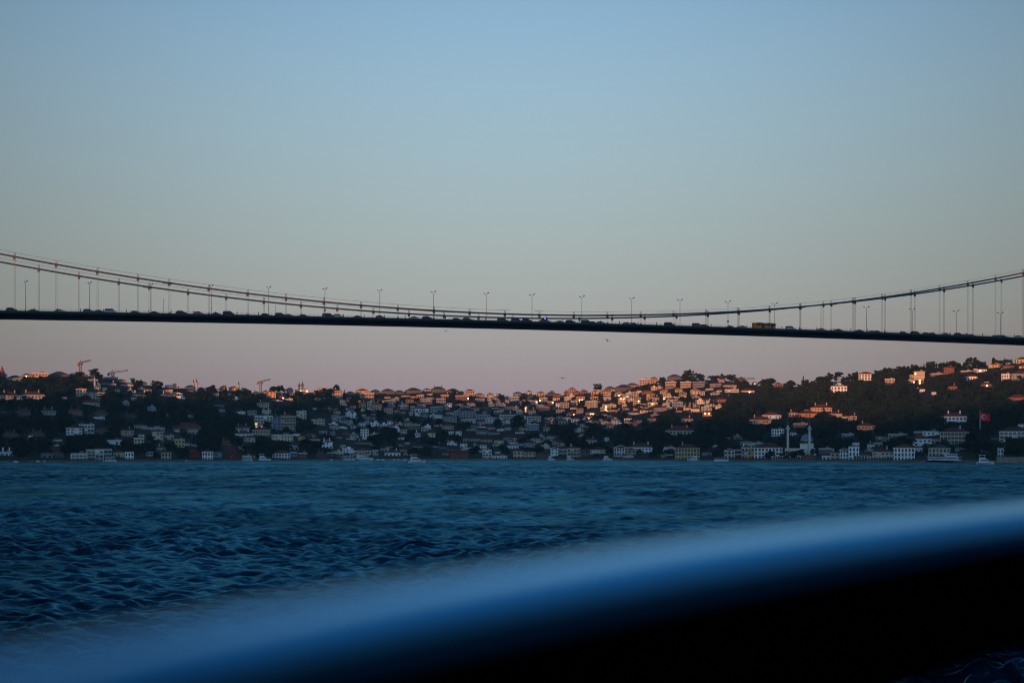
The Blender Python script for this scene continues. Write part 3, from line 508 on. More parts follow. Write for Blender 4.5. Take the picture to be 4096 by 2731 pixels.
for off, L in GL.items():
    for zx, zy, s_ in L:
        u, v = off+zx*KZ, 1400+zy*KZ
        c = [h for h in HOUSES if h['u0']-2 < u < h['u1']+2 and h['v0'] < v < h['v1']+2]
        h = min(c or HOUSES, key=lambda q_: (abs((q_['u0']+q_['u1'])/2-u)+abs((q_['v0']+q_['v1'])/2-v)) if not c else q_['Y'])
        Y = h['Y']; lx = (u - (h['u0']+h['u1'])/2)/F*Y; lz = CAMZ + (VH-v)/F*Y - h['z']
        lx = max(-h['w']*.44, min(h['w']*.44, lx)); lz = max(1, min(h['H']-.9, lz)); sz = max(1.2, s_*KZ*.42/F*Y)
        P = Vector((h['X'], Y, h['z']+lz)); vd = (Vector((0,0,CAMZ)) - P).normalized(); n_ = (vd + sund).normalized()
        q_ = Matrix.Rotation(-h['yaw'], 3, 'Z') @ n_
        o = obj('window', glint_me, h['o'], (lx, -1.45, lz), None, (sz, 1, sz)); o.rotation_mode = 'QUATERNION'; o.rotation_quaternion = (-q_).to_track_quat('Y', 'Z'); o['label'] = 'window pane flashing with the low sun'
# ------------------------------------------------------------------ mosque
M_stone = nmat('mosque_stone', (.72,.69,.6), .8, var=.12, scale=.3); M_lead = nmat('lead_dome', (.2,.27,.36), .55, var=.12, scale=.6)
def pos(off, zx, zy): u = off+zx*KZ; v = 1400+zy*KZ; return (u, v, *place(u, v))
u_, v_, X, Y, z = pos(2800, 1425, 1440); k = Y/F*KZ
mq = empty('mosque', (X, Y, z), -math.atan2(X, Y)); tag(mq, 'pale stone mosque with grey-blue dome behind its two-storey waterfront wing', 'mosque')
def zl(zy): return CAMZ + (VH - 1400 - zy*KZ)/F*Y - z
m = MB(); m.box(-290*k, -48*k, 0, 12, -6, zl(1318)); m.box(-292*k, -46*k, -.2, 12.2, zl(1318), zl(1308)); m.box(-48*k, 125*k, 2, 16, -6, zl(1310)); m.build('hall', M_stone, mq)
m = MB(); m.box(-90*k, 90*k, 6, 6+180*k, 0, zl(1245)); m.box(-94*k, 94*k, 5.8, 6.3+180*k, zl(1250), zl(1242)); m.build('prayer_block', M_stone, mq)
cy = 6+90*k
m = MB(); m.lathe([(80*k, zl(1250)),(80*k, zl(1208)),(84*k, zl(1206)),(84*k, zl(1200))], 24, 0, 0, cy)
m.build('drum', M_stone, mq)
for i in range(14):
    a = math.pi*(1 + (i+.5)/14); obj('window', win2_me, mq, (80.5*k*math.cos(a), cy+80.5*k*math.sin(a), zl(1228)), (0,0,a+math.pi/2), (1.0,1,2.2))
m = MB(); pr = [(82*k*math.cos(t), zl(1200)+ (zl(1118)-zl(1200))*math.sin(t)) for t in np.linspace(0, 1.52, 12)]; m.lathe(pr + [(.25, zl(1118)+.1),(.3, zl(1110)),(.06, zl(1106)),(.06, zl(1092))], 28, 0, 0, cy)
m.build('dome', M_lead, mq, True)
for i in range(9):
    for zy, hh in ((1352, 2.0), (1400, 2.4)): obj('window', win_me, mq, (-275*k+i*27*k, -.05, zl(zy)), None, (.85,1,hh))
M_mcone = nmat('minaret_cone', (.06,.09,.12), .6)
def minaret(off, zx, zyb, zyt, r, label, wall, uvY=None, cone=.3):
    u, v, X, Y, z = pos(off, zx, zyb)
    H = (zyb-zyt)*KZ/F*Y
    rt = empty('minaret', (X, Y, z)); tag(rt, label, 'minaret')
    m = MB(); m.lathe([(r*1.9,-4),(r*1.9,H*.04),(r,H*.1),(r*.95,H*(.66-cone*.2)),(r*1.7,H*(.69-cone*.2)),(r*1.7,H*(.715-cone*.2)),(r*.8,H*(.72-cone*.2)),(r*.78,H*(1-cone))], 12); m.build('shaft', wall, rt)
    m = MB(); m.lathe([(r*1.0,H*(1-cone)),(r*.85,H*(1-cone*.96)),(r*.1,H*.955),(r*.22,H*.965),(r*.05,H*.975),(.04,H)], 12); m.build('cone_cap', M_mcone, rt)
    m = MB()
    for z_ in (H*(.69-cone*.2),): m.lathe([(r*1.75,z_),(r*1.75,z_+.9)], 12)
    m.build('balcony', wall, rt)
minaret(2800, 1172, 1440, 815, 1.05, 'slender stone minaret with dark cone, left of the grey-blue dome', M_stone)
minaret(2800, 1462, 1440, 825, 1.05, 'slender stone minaret with dark cone, standing before the grey-blue dome', M_stone)
M_mw = nmat('minaret_pale', (.5,.48,.46), .8)
for zx, zb, zt, lb in ((247,560,380,'short pale minaret on the crest, left of the pale pair'),(289,575,368,'tall pale minaret on the crest, right of the pale pair'),(849,560,400,'lone grey minaret on the crest between pale pair and third crane'),(1657,560,405,'dark slim minaret on the crest, left of the dark pair'),(1701,565,400,'dark slim minaret on the crest, right of the dark pair')):
    minaret(700, zx, zb, zt, 1.25, lb, M_mw if zx < 1000 else nmat('minaret_dark', (.16,.13,.14)), cone=.3)
u, v, X, Y, z = pos(0, 28, 385); m = MB(); H = (385-205)*KZ/F*Y; m.lathe([(3.6,-4),(3.6,H*.35),(4.2,H*.36),(3.0,H*.45),(.9,H*.85),(.1,H)], 10)
rt = m.build('conical_tower', nmat('spire_red', (.25,.07,.06), .7)); rt.location = (X, Y, z); tag(rt, 'dark red pointed cone tower on the crest at far left edge', 'tower')
u, v, X, Y, z = pos(0, 1268, 600); m = MB(); m.lathe([(1.1,0),(1.1,9),(1.5,9.5),(1.1,10),(.3,14),(.1,17)], 10); rt = m.build('turret', M_mw); rt.location = (X, Y-2, z+4); tag(rt, 'small white pointed turret on the cream hill mansion', 'tower')
for off, zx, zb, zt in ((1400,1955,590,515),):
    u, v, X, Y, z = pos(off, zx, zb); m = MB(); m.tube([(0,0,0),(0,0,(zb-zt)*KZ/F*Y)], [.4,.12], 5); m.box(-.5,.5,-.5,.5,0,.6); o = m.build('radio_mast', M_pole); o.location = (X, Y, z); tag(o, 'thin radio mast on the crest near centre', 'mast')
# flag
u, v, X, Y, z = pos(3400, 1716, 1245); zt_ = CAMZ+(VH-1400-815*KZ)/F*Y; rt = empty('flagpole', (X, Y-6, z)); tag(rt, 'tall white flagpole with a large flag standing among trees by the shore', 'flagpole')
Hp = zt_-z; m = MB(); m.tube([(0,0,-2),(0,0,Hp)], [.5,.2], 8); m.lathe([(.05,Hp),(.4,Hp+.2),(.05,Hp+.6)], 8); m.build('pole', nmat('pole_white', (.6,.6,.6), .5), rt)
kk = Y/F*KZ; FWd, FHt = 128*kk, 112*kk; z0 = Hp-15*kk
def fp(a, b, dy=0): return (.3+a*FWd, dy+.7*math.sin(a*7+.6)*a**.5 - .25*math.sin(a*13), z0 - b*FHt - a*a*.0*FHt - a*26*kk + (b*a)*18*kk)
nx, ny = 26, 14
def sheet(name, quads, mat, dy):
    m = MB()
    for poly in quads: m.face([fp(a, b, dy) for a, b in poly]); m.face([fp(a, b, dy+.03) for a, b in poly][::-1])
    return m.build(name, mat, rt)
fl_ = sheet('flag', [[(i/nx,j/ny),(i/nx,(j+1)/ny),((i+1)/nx,(j+1)/ny),((i+1)/nx,j/ny)] for i in range(nx) for j in range(ny)], nmat('flag_red', (.85,.012,.018), .7), 0)
cx, cy, r1, r2, ar = .36, .5, .28, .225, FHt/FWd
qs = []
for i in range(40):
    t0, t1 = .42+ (2*math.pi-.84)*i/40, .42+(2*math.pi-.84)*(i+1)/40
    def rim(t):
        ox, oy = cx+r1*ar*math.cos(t), cy+r1*math.sin(t); c2 = cx+.07*ar
        tt = math.atan2(oy-cy, (ox-c2)/ar); return (ox, oy), (c2+r2*ar*math.cos(tt), cy+r2*math.sin(tt))
    a, b = rim(t0); c, d_ = rim(t1); qs.append([a, b, d_, c])
M_fw = nmat('flag_white', (.75,.75,.75), .7); cr_ = sheet('crescent', qs, M_fw, -.06); cr_.parent = fl_
st = [];  sxc, syc = .60, .5
pt = [(sxc - (.13 if i % 2 == 0 else .05)*ar*math.cos(i*math.pi/5), syc + (.13 if i % 2 == 0 else .05)*math.sin(i*math.pi/5)) for i in range(10)]
s_ = sheet('star', [[(sxc, syc), pt[i], pt[(i+1) % 10]] for i in range(10)], M_fw, -.06); s_.parent = fl_
# cranes
M_crane = nmat('crane_paint', (.09,.063,.06), .6)
def lattice(m, a, b, w_, n, r):
    a, b = Vector(a), Vector(b); d = (b-a); up = Vector((0,0,1)) if abs(d.normalized().z) < .8 else Vector((0,1,0)); x = d.cross(up).normalized()*w_/2; y = d.cross(x).normalized()*w_/2
    C4 = [x+y, x-y, -x-y, -x+y]
    for c in C4: m.tube([a+c, b+c], r, 4)
    for i in range(n):
        p0, p1 = a+d*i/n, a+d*(i+1)/n
        for j in range(4): m.tube([p0+C4[j], p1+C4[(j+1) % 4]] if i % 2 else [p0+C4[(j+1) % 4], p1+C4[j]], r*.8, 4)
def crane(off, zx, zb, zp, jx, jy, cxx, cyy, hat, lb):
    u, v, X, Y, z = pos(off, zx, zb); k = Y/F*KZ; rt = empty('tower_crane', (X, Y+5, z)); tag(rt, lb, 'crane', 'tower cranes on the crest')
    Hm = (zb-zp)*k
    m = MB(); lattice(m, (0,0,-6), (0,0,Hm), 2.2, 14, .22); m.box(-2,2,-2,2,-6,-4); m.build('mast', M_crane, rt)
    m = MB(); lattice(m, (0,0,Hm+.5), ((jx-zx)*k, -1, Hm+(zp-jy)*k), 1.5, 16, .18); m.build('jib', M_crane, rt)
    m = MB(); lattice(m, (0,0,Hm+.5), ((cxx-zx)*k, .4, Hm+(zp-cyy)*k), 1.5, 4, .2); m.build('counter_jib', M_crane, rt)
    m = MB(); m.box((cxx-zx)*k-1.2, (cxx-zx)*k+1.2, -.8, 1.2, Hm-2.6+(zp-cyy)*k, Hm+.4+(zp-cyy)*k); m.build('counterweight', nmat('counterweight', (.3,.12,.06)), rt)
    m = MB(); m.box(.9, 2.9, -2.2, -.4, Hm-2.4, Hm-.2); m.box(1.1,2.9,-2.24,-2.2,Hm-1.6,-.6+Hm); m.build('cab', M_crane, rt)
    if hat: m = MB(); m.tube([(-.8,0,Hm),(0,0,Hm+hat*k)], .25, 4); m.tube([(.8,0,Hm),(0,0,Hm+hat*k)], .25, 4); m.tube([(0,0,Hm+hat*k),((jx-zx)*k*.55,-.5,Hm+(zp-jy)*k*.55+.8)], .07, 4); m.tube([(0,0,Hm+hat*k),((cxx-zx)*k,.2,Hm+.6)], .07, 4); m.build('peak', M_crane, rt)
crane(0, 1063, 350, 160, 1200, 122, 1035, 168, 40, 'orange tower crane with raised jib, tallest of the two left cranes')
crane(0, 1490, 400, 283, 1700, 252, 1438, 293, 38, 'orange tower crane with long low jib, right of the two left cranes')
crane(700, 1137, 600, 425, 1265, 388, 1100, 430, 0, 'orange tower crane with raised jib between the lone and dark minarets')
crane(2800, 578, 530, 393, 735, 375, 545, 398, 35, 'orange tower crane on the crest right of the apartment rows')
# ------------------------------------------------------------------ boats
M_bw = nmat('boat_white', (.72,.73,.74), .4, spec=.5); M_bd = nmat('boat_dark', (.02,.03,.06), .4); M_bg = nmat('boat_glass', (.02,.03,.05), .2, spec=.5)
def hull(m, L, W, Hh, mi=0, bow=.25, z0=-.6, flare=.15, dirn=1):
    secs = []
    for i in range(13):
        t = i/12; x = (-L/2 + L*t)*dirn; taper = 1 if t < 1-bow else max(.03, 1-((t-(1-bow))/bow)**1.8); sh = Hh*(1+.25*max(0, t-.5)*2)
        w_ = W/2*taper; xb = x + (-.0 if t < .8 else -(t-.8)*L*.25)*dirn
        ring = [(xb,-w_*.75,z0),(x,-w_*(1),sh*.45),(x,-w_*(1+flare*t),sh),(x,w_*(1+flare*t),sh),(x,w_,sh*.45),(xb,w_*.75,z0)]
        secs.append(ring if dirn > 0 else ring[::-1])
    m.loft(secs, mi)
def boat(off, zx0, zx1, zw, kind, label, dirn=1, Yd=None, group=None):
    u = off+(zx0+zx1)/2*KZ; Y = Yd or float(shore_d(u))-9; X = (u-UC)/F*Y; L = (zx1-zx0)*KZ/F*Y
    nm = {'ferry':'ferry','yacht':'motor_yacht','small':'small_boat','trip':'trip_boat','barge':'pontoon'}[kind]
    rt = empty(nm, (X, Y, 0), -math.atan2(X, Y)); tag(rt, label, {'ferry':'ferry','yacht':'yacht','small':'boat','trip':'boat','barge':'pontoon'}[kind], group)
    s = dirn
    if kind == 'ferry':
        m = MB(); hull(m, L, 6, 1.7, 0, .16, dirn=s); m.build('hull', M_bd, rt)
        m = MB(); m.box(-L*.46, L*.44, -2.95, 2.95, 1.7, 2.3); m.box(-L*.43, L*.36, -2.7, 2.7, 2.3, 4.0); m.box(-L*.48, L*.46, -3.05, 3.05, 4.0, 4.35)
        for sg in (-1,): m.tube([(-L*.45,-2.6,4.3),(-L*.40,-2.6,7.2)], .2, 5)
        m.build('cabin', M_bw, rt)
        for i in range(13): m = MB(); x_ = -L*.41+i*L*.058; m.box(x_, x_+L*.045, -2.78, -2.68, 2.6, 3.7); m.build('window', M_bg, rt)
        m = MB(); m.box(-L*.02, L*.36, -2.3, 2.3, 6.3, 6.6); m.box(L*.02, L*.33, -2.1, 2.1, 4.35, 6.3); m.poly([(-L*.05,-2.2,6.6),(L*.02,-2.2,4.35),(L*.05,-2.2,4.35),(-L*.0,-2.2,6.6),(-L*.05,2.2,6.6),(L*.02,2.2,4.35),(L*.05,2.2,4.35),(-L*.0,2.2,6.6)], [(0,1,2,3),(7,6,5,4),(0,4,5,1),(2,6,7,3)]); m.build('upper_deck', M_bw, rt)
        for i in range(6): m = MB(); x_ = L*.05+i*L*.045; m.box(x_, x_+L*.035, -2.18, -2.08, 4.9, 6.0); m.build('window', M_bg, rt)
    elif kind in ('yacht', 'trip'):
        W = min(5, L*.28); m = MB(); hull(m, L, W, L*.09+.6, 0, .45, dirn=s); m.build('hull', M_bw, rt)
        h0 = L*.09+.6; m = MB(); zc = h0*.55; m.loft([[(-s*L*.46*1, -W/2-.06, zc),(s*L*.30,-W/2-.06,zc+.1),(s*L*.30,-W/2-.06,zc+.35),(-s*L*.46,-W/2-.06,zc+.3)],[(-s*L*.46, -W/2+.1, zc),(s*L*.30,-W/2+.1,zc+.1),(s*L*.30,-W/2+.1,zc+.35),(-s*L*.46,-W/2+.1,zc+.3)]]); m.build('hull_stripe', M_bd, rt)
        if kind == 'yacht':
            def wedge(xa, xb, xc, z0_, z1_, yw): m.loft([[(x*s, y_, z_) for x, z_ in ((xa,z0_),(xb,z0_),(xc,z1_),(xa+.2,z1_))] for y_ in (-yw, yw)])
            m = MB(); wedge(-L*.38, L*.26, L*.10, h0, h0+1.9, W*.4); m.build('cabin', M_bw, rt)
            m = MB(); wedge(-L*.28, L*.19, L*.12, h0+.75, h0+1.35, W*.41); m.build('window', M_bg, rt)
            m = MB(); wedge(-L*.36, L*.04, -L*.02, h0+1.9, h0+2.8, W*.34); m.build('upper_deck', M_bw, rt)
            if L > 10:
                m = MB()
                for y_ in (-W*.3, W*.3): m.tube([(-s*L*.30,y_,h0+2.7),(-s*L*.36,y_,h0+4.1)], .16, 5); m.tube([(-s*L*.06,y_,h0+2.7),(-s*L*.04,y_,h0+4.1)], .09, 5)
                m.box(min(-s*L*.40, s*L*.02), max(-s*L*.40, s*L*.02), -W*.38, W*.38, h0+4.1, h0+4.4); m.build('hardtop', M_bw, rt)
        else:
            m = MB(); m.box(-L*.42, L*.3, -W*.42, W*.42, h0, h0+2.1); m.build('cabin', M_bg, rt)
            m = MB(); m.box(-L*.46, L*.34, -W*.47, W*.47, h0+2.1, h0+2.4)
            for i in range(8): x_ = -L*.42+i*L*.72/7; m.box(x_-.12, x_+.12, -W*.44, -W*.41, h0, h0+2.1)
            m.build('upper_deck', M_bw, rt)
    elif kind == 'small':
        m = MB(); hull(m, L, min(2.2, L*.3), .8, 0, .5, dirn=s); m.build('hull', M_bw, rt)
        m = MB(); m.loft([[(x*s, -.7, z_) for x, z_ in ((-L*.1,.8),(L*.25,.8),(L*.12,1.6),(-L*.08,1.65))], [(x*s, .7, z_) for x, z_ in ((-L*.1,.8),(L*.25,.8),(L*.12,1.6),(-L*.08,1.65))]]); m.build('cabin', M_bw, rt)
    else:
        m = MB(); m.box(-L/2, L/2, -3, 3, -.5, 1.5); m.box(-L/2-.1, L/2+.1, -3.1, 3.1, 1.2, 1.6); m.build('hull', M_bw, rt)
        m = MB()
        for i in range(9): x_ = -L/2+.2+i*(L-.4)/8; m.box(x_-.05, x_+.05, -2.9, -2.8, 1.6, 2.6)
        m.box(-L/2, L/2, -2.9, -2.82, 2.55, 2.65); m.build('railing', M_bw, rt)
    return rt
boat(3400, 1018, 1512, 1500, 'ferry', 'long white passenger ferry with dark hull moored left of the flagpole', -1)
boat(3400, 1690, 1925, 1520, 'yacht', 'white motor yacht with dark windows on the water right of the flagpole', 1, 1480)
b = boat(1400, 775, 1010, 1500, 'yacht', 'white two-deck motor cruiser out on the water left of centre', 1, 1660)
boat(0, 1398, 1555, 1490, 'trip', 'white roofed trip boat moored before the white apartment terraces', 1)
boat(700, 1103, 1280, 1478, 'yacht', 'sleek white yacht moored right of the dark red house', 1)
boat(700, 900, 1035, 1478, 'trip', 'low cream roofed boat beside a yellow crane post', 1)
boat(700, 2225, 2400, 1478, 'trip', 'white two-deck trip boat moored left of the long cream yacht', 1)
boat(1400, 65, 312, 1478, 'yacht', 'long white yacht moored before the cream mansion', 1)
boat(2100, 300, 402, 1470, 'yacht', 'small white motor boat moored before the white gabled houses', 1)
boat(2100, 553, 652, 1465, 'yacht', 'small white cabin boat moored before the cream balcony block', 1)
boat(2100, 1035, 1168, 1475, 'yacht', 'white speedboat moored by the big white gabled house', 1)
boat(2100, 2165, 2315, 1475, 'yacht', 'white yacht moored before the big yellow mansion', -1)
boat(2800, 190, 380, 1475, 'barge', 'flat white pontoon moored left of the mosque shore', 1)
SB = [(0,180,245),(0,470,530),(0,580,610),(700,135,165),(700,2070,2110),(1400,345,400),(1400,415,470),(1400,560,610),(1400,620,670),(1400,700,760)]
for i, (off, a, b_) in enumerate(SB): boat(off, a, b_, 1475, 'small', f"little white moored boat at the left shore, {ORD[i]} from the left", 1 if i % 2 else -1, None, 'little boats moored along the left shore')
# quay-side things
M_quay = nmat('quay_stone', (.2,.18,.15), .9, var=.25, scale=.3)
def quay(name, u0, u1, h, label, mat, zoff=0, dy=-3.0):
    us_ = np.linspace(u0, u1, 12); m = MB(); secs = []
    for u in us_:
        Y = float(shore_d(u))+dy; X = (u-UC)/F*Y; secs.append([(X,Y,-2+zoff),(X,Y,h),(X,Y+1.6,h),(X,Y+1.6,-2+zoff)])
    m.loft(secs); o = m.build(name, mat); tag(o, label, 'wall'); return o
quay('quay_wall', -300, 1480, 1.5, 'low stone quay wall along the left half of the shore', M_quay)
quay('quay_wall', 1482, 2990, 1.4, 'low stone quay wall along the central shore below the mansions', M_quay)
quay('quay_wall', 2992, 3985, 1.6, 'low stone quay wall along the mosque and ferry shore', M_quay)
quay('garden_wall', 3988, 4500, 4.2, 'tall cream garden wall on the shore at far right', nmat('garden_wall', (.45,.38,.28), .85, var=.2, scale=.2), dy=-2)
def colonnade(off, x0, x1, zt, zb, label):
    u, v, X, Y, z = pos(off, (x0+x1)/2, zb); W = (x1-x0)*KZ/F*Y; H = (zb-zt)*KZ/F*Y; rt = empty('pavilion', (X, Y-6, .6), -math.atan2(X, Y)); tag(rt, label, 'pavilion')
    m = MB(); n = int(W/2)
    m.box(-W/2-.3, W/2+.3, -.3, 5.3, H, H+.35); m.build('roof', M_wall['w'], rt)
    m = MB(); m.box(-W/2, W/2, 4.6, 5, -2, H); m.build('back_wall', M_wall['d'], rt)
    for i in range(n+1): m = MB(); x_ = -W/2+W*i/n; m.box(x_-.16, x_+.16, -.1, .2, -2, H); m.build('column', M_wall['w'], rt)
colonnade(2800, 960, 1360, 1420, 1475, 'long white colonnaded pavilion on the quay below the mosque')
colonnade(3400, 35, 250, 1405, 1475, 'white framed waterfront pavilion left of the cream block')
colonnade(3400, 225, 545, 1432, 1480, 'low white glazed pavilion on the quay beside the cream block')
for off, zx, zb, zt, lb in ((2800,1438,1465,1395,'bright yellow post on the quay below the mosque dome'),(700,1075,1460,1400,'yellow crane post on the quay beside low cream boat'),(2800,625,1455,1400,'ochre post beside the yellow waterfront house')):
    u, v, X, Y, z = pos(off, zx, zb); m = MB(); h_ = (zb-zt)*KZ/F*Y; m.tube([(0,0,-1),(0,0,h_)], [.9,.7], 6); m.box(-1.2,1.2,-.8,.8,h_*.55,h_*.75); o = m.build('quay_post', nmat('post_yellow', (.7,.4,.03))); o.location = (X, Y-9, z); tag(o, lb, 'post')
# lit lamps on the far shore; orange bulbs are added in place of sun glints
M_lampw = nmat('lamp_cool', (.8,.85,1), .5, emit=(.75,.88,1), es=12); M_glint_glow = nmat('glint_glow_warm', (1,.7,.4), .5, emit=(1,.55,.2), es=12)
for i, (off, zx, zy, s_, wm) in enumerate([(700,1437,1335,5,0),(1400,10,1402,5,0),(2800,305,1427,3,0),(3400,160,1412,3,0),(2100,1833,442,5,0),(2100,1562,448,4,0),(0,1155,985,7,1),(0,1918,880,3,0),(2800,383,602,3,0),(3400,905,507,5,1),(3400,2023,252,5,1),(3400,1970,457,4,1),(1400,1775,1275,5,0),(700,2080,1372,3,0),(2800,1810,762,3,0),(700,755,1430,3,0),(700,1145,997,6,1)]):
    u, v = off+zx*KZ, 1400+zy*KZ; X, Y, z = place(u, v+12); Y -= 6; zl_ = CAMZ+(VH-v)/F*Y; r_ = s_*KZ/F*Y*.42
    X = (u-UC)/F*Y
    rt = empty('lit_lamp', (X, Y, zl_)); m = MB(); m.tube([(0,0,-r_*.6),(0,0,-9)], .1, 4); m.build('pole', M_pole, rt)
    m = MB(); m.lathe([(r_*.3,-r_),(r_,-r_*.3),(r_,r_*.3),(r_*.3,r_)], 8); m.build('bulb', M_glint_glow if wm else M_lampw, rt)
    tag(rt, None, 'lamp', 'lit lamps on the far shore'); later(rt, ('glowing orange glint stand-in' if wm else 'bright bluish white')+' lamp', u, v)
u, v, X, Y, z = pos(0, 434, 1195); m = MB(); kk = Y/F*KZ; m.box(-29*kk, 29*kk, 0, .4, 3*kk, 44*kk); m.box(-30*kk, 30*kk, .4, .9, -30*kk, 46*kk)
o = m.build('lit_screen', MCOOL); o.location = (X, Y-8, z+2*kk); tag(o, 'small glowing blue-white screen low on the dark left slope', 'screen')
# ------------------------------------------------------------------ gulls
M_gull = nmat('gull', (.12,.11,.11), .8)
for zx, zy, x0, y0, D, sp, bank, lb in ((875,601,2048,1100,330,.9,R(25),'dark gull gliding below the bridge deck right of centre'),(1745,628,1024,1050,620,1.1,R(-30),'tiny gull flying just below the bridge deck left of centre'),(500,375,2100,1400,400,1.2,0,'gull with wide spread wings flying over the town crest')):
    k_ = .4354 if x0 != 2100 else KZ; u, v = x0+zx*k_, y0+zy*k_; m = MB()
    m.lathe([(.01,-.24),(.05,-.2),(.09,0),(.06,.17),(.02,.26)], 8); V_ = [(x, z_, y) for x, y, z_ in m.v]; m.v = V_; m.f = [f[::-1] for f in m.f]
    for sg in (-1, 1):
        a = [(0,.08,.03),(0,-.08,.03),(sg*sp*.25,-.05,.13),(sg*sp*.25,.12,.14),(sg*sp*.5,-.09,.05),(sg*sp*.5,-.03,.06)]
        b2 = [(x, y, z_-.015) for x, y, z_ in a]
        m.poly(a+b2, [(0,1,2,3),(3,2,4,5),(9,8,7,6),(11,10,8,9),(1,7,8,2),(3,9,6,0),(2,8,10,4),(5,11,9,3)])
    o = m.build('gull', M_gull); o.location = ((u-UC)/F*D, D, CAMZ+(VH-v)/F*D); o.rotation_euler = (.2, bank, .5); tag(o, lb, 'gull', 'gulls in the air')
# ------------------------------------------------------------------ boat rail in the foreground
M_rt = nmat('rail_blue_sheen', (.1,.4,.8), .4, var=.12, scale=6, spec=.5) 
def gloss_paint(m, col, rough):
    nt = m.node_tree; b = nt.nodes['Principled BSDF']; g = nt.nodes.new('ShaderNodeBsdfGlossy'); g.inputs[0].default_value = (*col, 1); g.inputs['Roughness'].default_value = rough
    x = nt.nodes.new('ShaderNodeMixShader'); x.inputs[0].default_value = .92; nt.links.new(b.outputs[0], x.inputs[1]); nt.links.new(g.outputs[0], x.inputs[2]); nt.links.new(x.outputs[0], nt.nodes['Material Output'].inputs[0])
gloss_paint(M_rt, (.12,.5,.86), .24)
nt = M_rt.node_tree; lw = nt.nodes.new('ShaderNodeLayerWeight'); m1 = nt.nodes.new('ShaderNodeMapRange'); m1.inputs[1].default_value = .922; m1.inputs[2].default_value = .967   # sky sheen put into the colour: blue, paling at the most grazing angles
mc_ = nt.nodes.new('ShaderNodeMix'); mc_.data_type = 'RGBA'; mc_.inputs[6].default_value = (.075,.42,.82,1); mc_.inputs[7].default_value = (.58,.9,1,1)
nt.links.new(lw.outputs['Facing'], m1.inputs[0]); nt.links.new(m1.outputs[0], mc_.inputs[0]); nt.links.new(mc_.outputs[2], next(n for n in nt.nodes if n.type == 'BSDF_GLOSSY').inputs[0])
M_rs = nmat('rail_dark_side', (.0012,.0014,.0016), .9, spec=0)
psi = R(20.8); rt = empty('ship_rail', (0, 0, CAMZ), -psi); tag(rt, 'out-of-focus ship rail with pale blue top and black side, crossing the foreground', 'rail')
# local: y along the rail, x to its right; camera side is x=.453
hr = .08; xn, xf = -.482, -.628
# the rail bends gently with the ship's side: plan points of its inner and outer edge, metres from the camera
NR = [(-.56,-1.6),(-.31,.1),(-.171,.808),(-.108,1.02),(0,1.337),(.2,1.85),(.565,2.674),(1.15,3.95),(2.4,6.5)]
FR = [(-.72,-1.6),(-.42,.1),(-.203,.90),(-.13,1.23),(0,1.72),(.273,2.585),(.862,4.08),(1.0,4.42),(2.25,6.9)]
def smooth(P):
    P = np.array(P); t = np.arange(len(P)); tt = np.linspace(0, len(P)-1, 60); out = []
    for c in range(2):
        mgr = np.gradient(P[:,c]); i = np.clip(tt.astype(int), 0, len(P)-2); f = tt-i; h00 = 2*f**3-3*f**2+1; h10 = f**3-2*f**2+f; h01 = -2*f**3+3*f**2; h11 = f**3-f**2
        out.append(h00*P[i,c]+h10*mgr[i]+h01*P[i+1,c]+h11*mgr[i+1])
    return np.stack(out, 1)
NR, FR = smooth(NR), smooth(FR); rt.rotation_euler = (0,0,0)
def strip(z0, z1, ins, bev):
    m = MB(); S = []
    for a, b in zip(NR, FR):
        a, b = Vector((a[0],a[1],0)), Vector((b[0],b[1],0)); d = (b-a).normalized(); a = a+d*ins; b = b-d*ins; Z = Vector((0,0,1))
        S.append([a+Z*z0, b+Z*z0, b+Z*(z1-bev), b-d*bev*.3+Z*(z1-bev*.3), b-d*bev+Z*z1, a+d*bev+Z*z1, a+d*bev*.3+Z*(z1-bev*.3), a+Z*(z1-bev)])
    m.loft(S); return m
strip(-hr-.022, -hr, 0, .006).build('rail_top', M_rt, rt, True)
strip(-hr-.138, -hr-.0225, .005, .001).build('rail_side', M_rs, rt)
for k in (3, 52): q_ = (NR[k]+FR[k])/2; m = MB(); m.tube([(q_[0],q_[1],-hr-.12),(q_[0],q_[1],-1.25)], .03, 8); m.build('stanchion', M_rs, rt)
sh = empty('ship', (0,0,CAMZ), -psi); tag(sh, 'white hull and deck edge of the ship beneath the camera', 'ship')
m = MB(); m.box(-.66, 3.4, -9, 6.4, -1.4, -1.25); m.build('deck', nmat('ship_deck', (.12,.16,.14), .8), sh)
m = MB(); m.box(-.72, -.66, -9, 6.4, -8.3, -1.2); m.box(3.4, 3.46, -9, 6.4, -8.3, -1.2); m.box(-.66,3.4,6.3,6.36,-8.3,-1.4); m.build('hull', M_bw, sh)
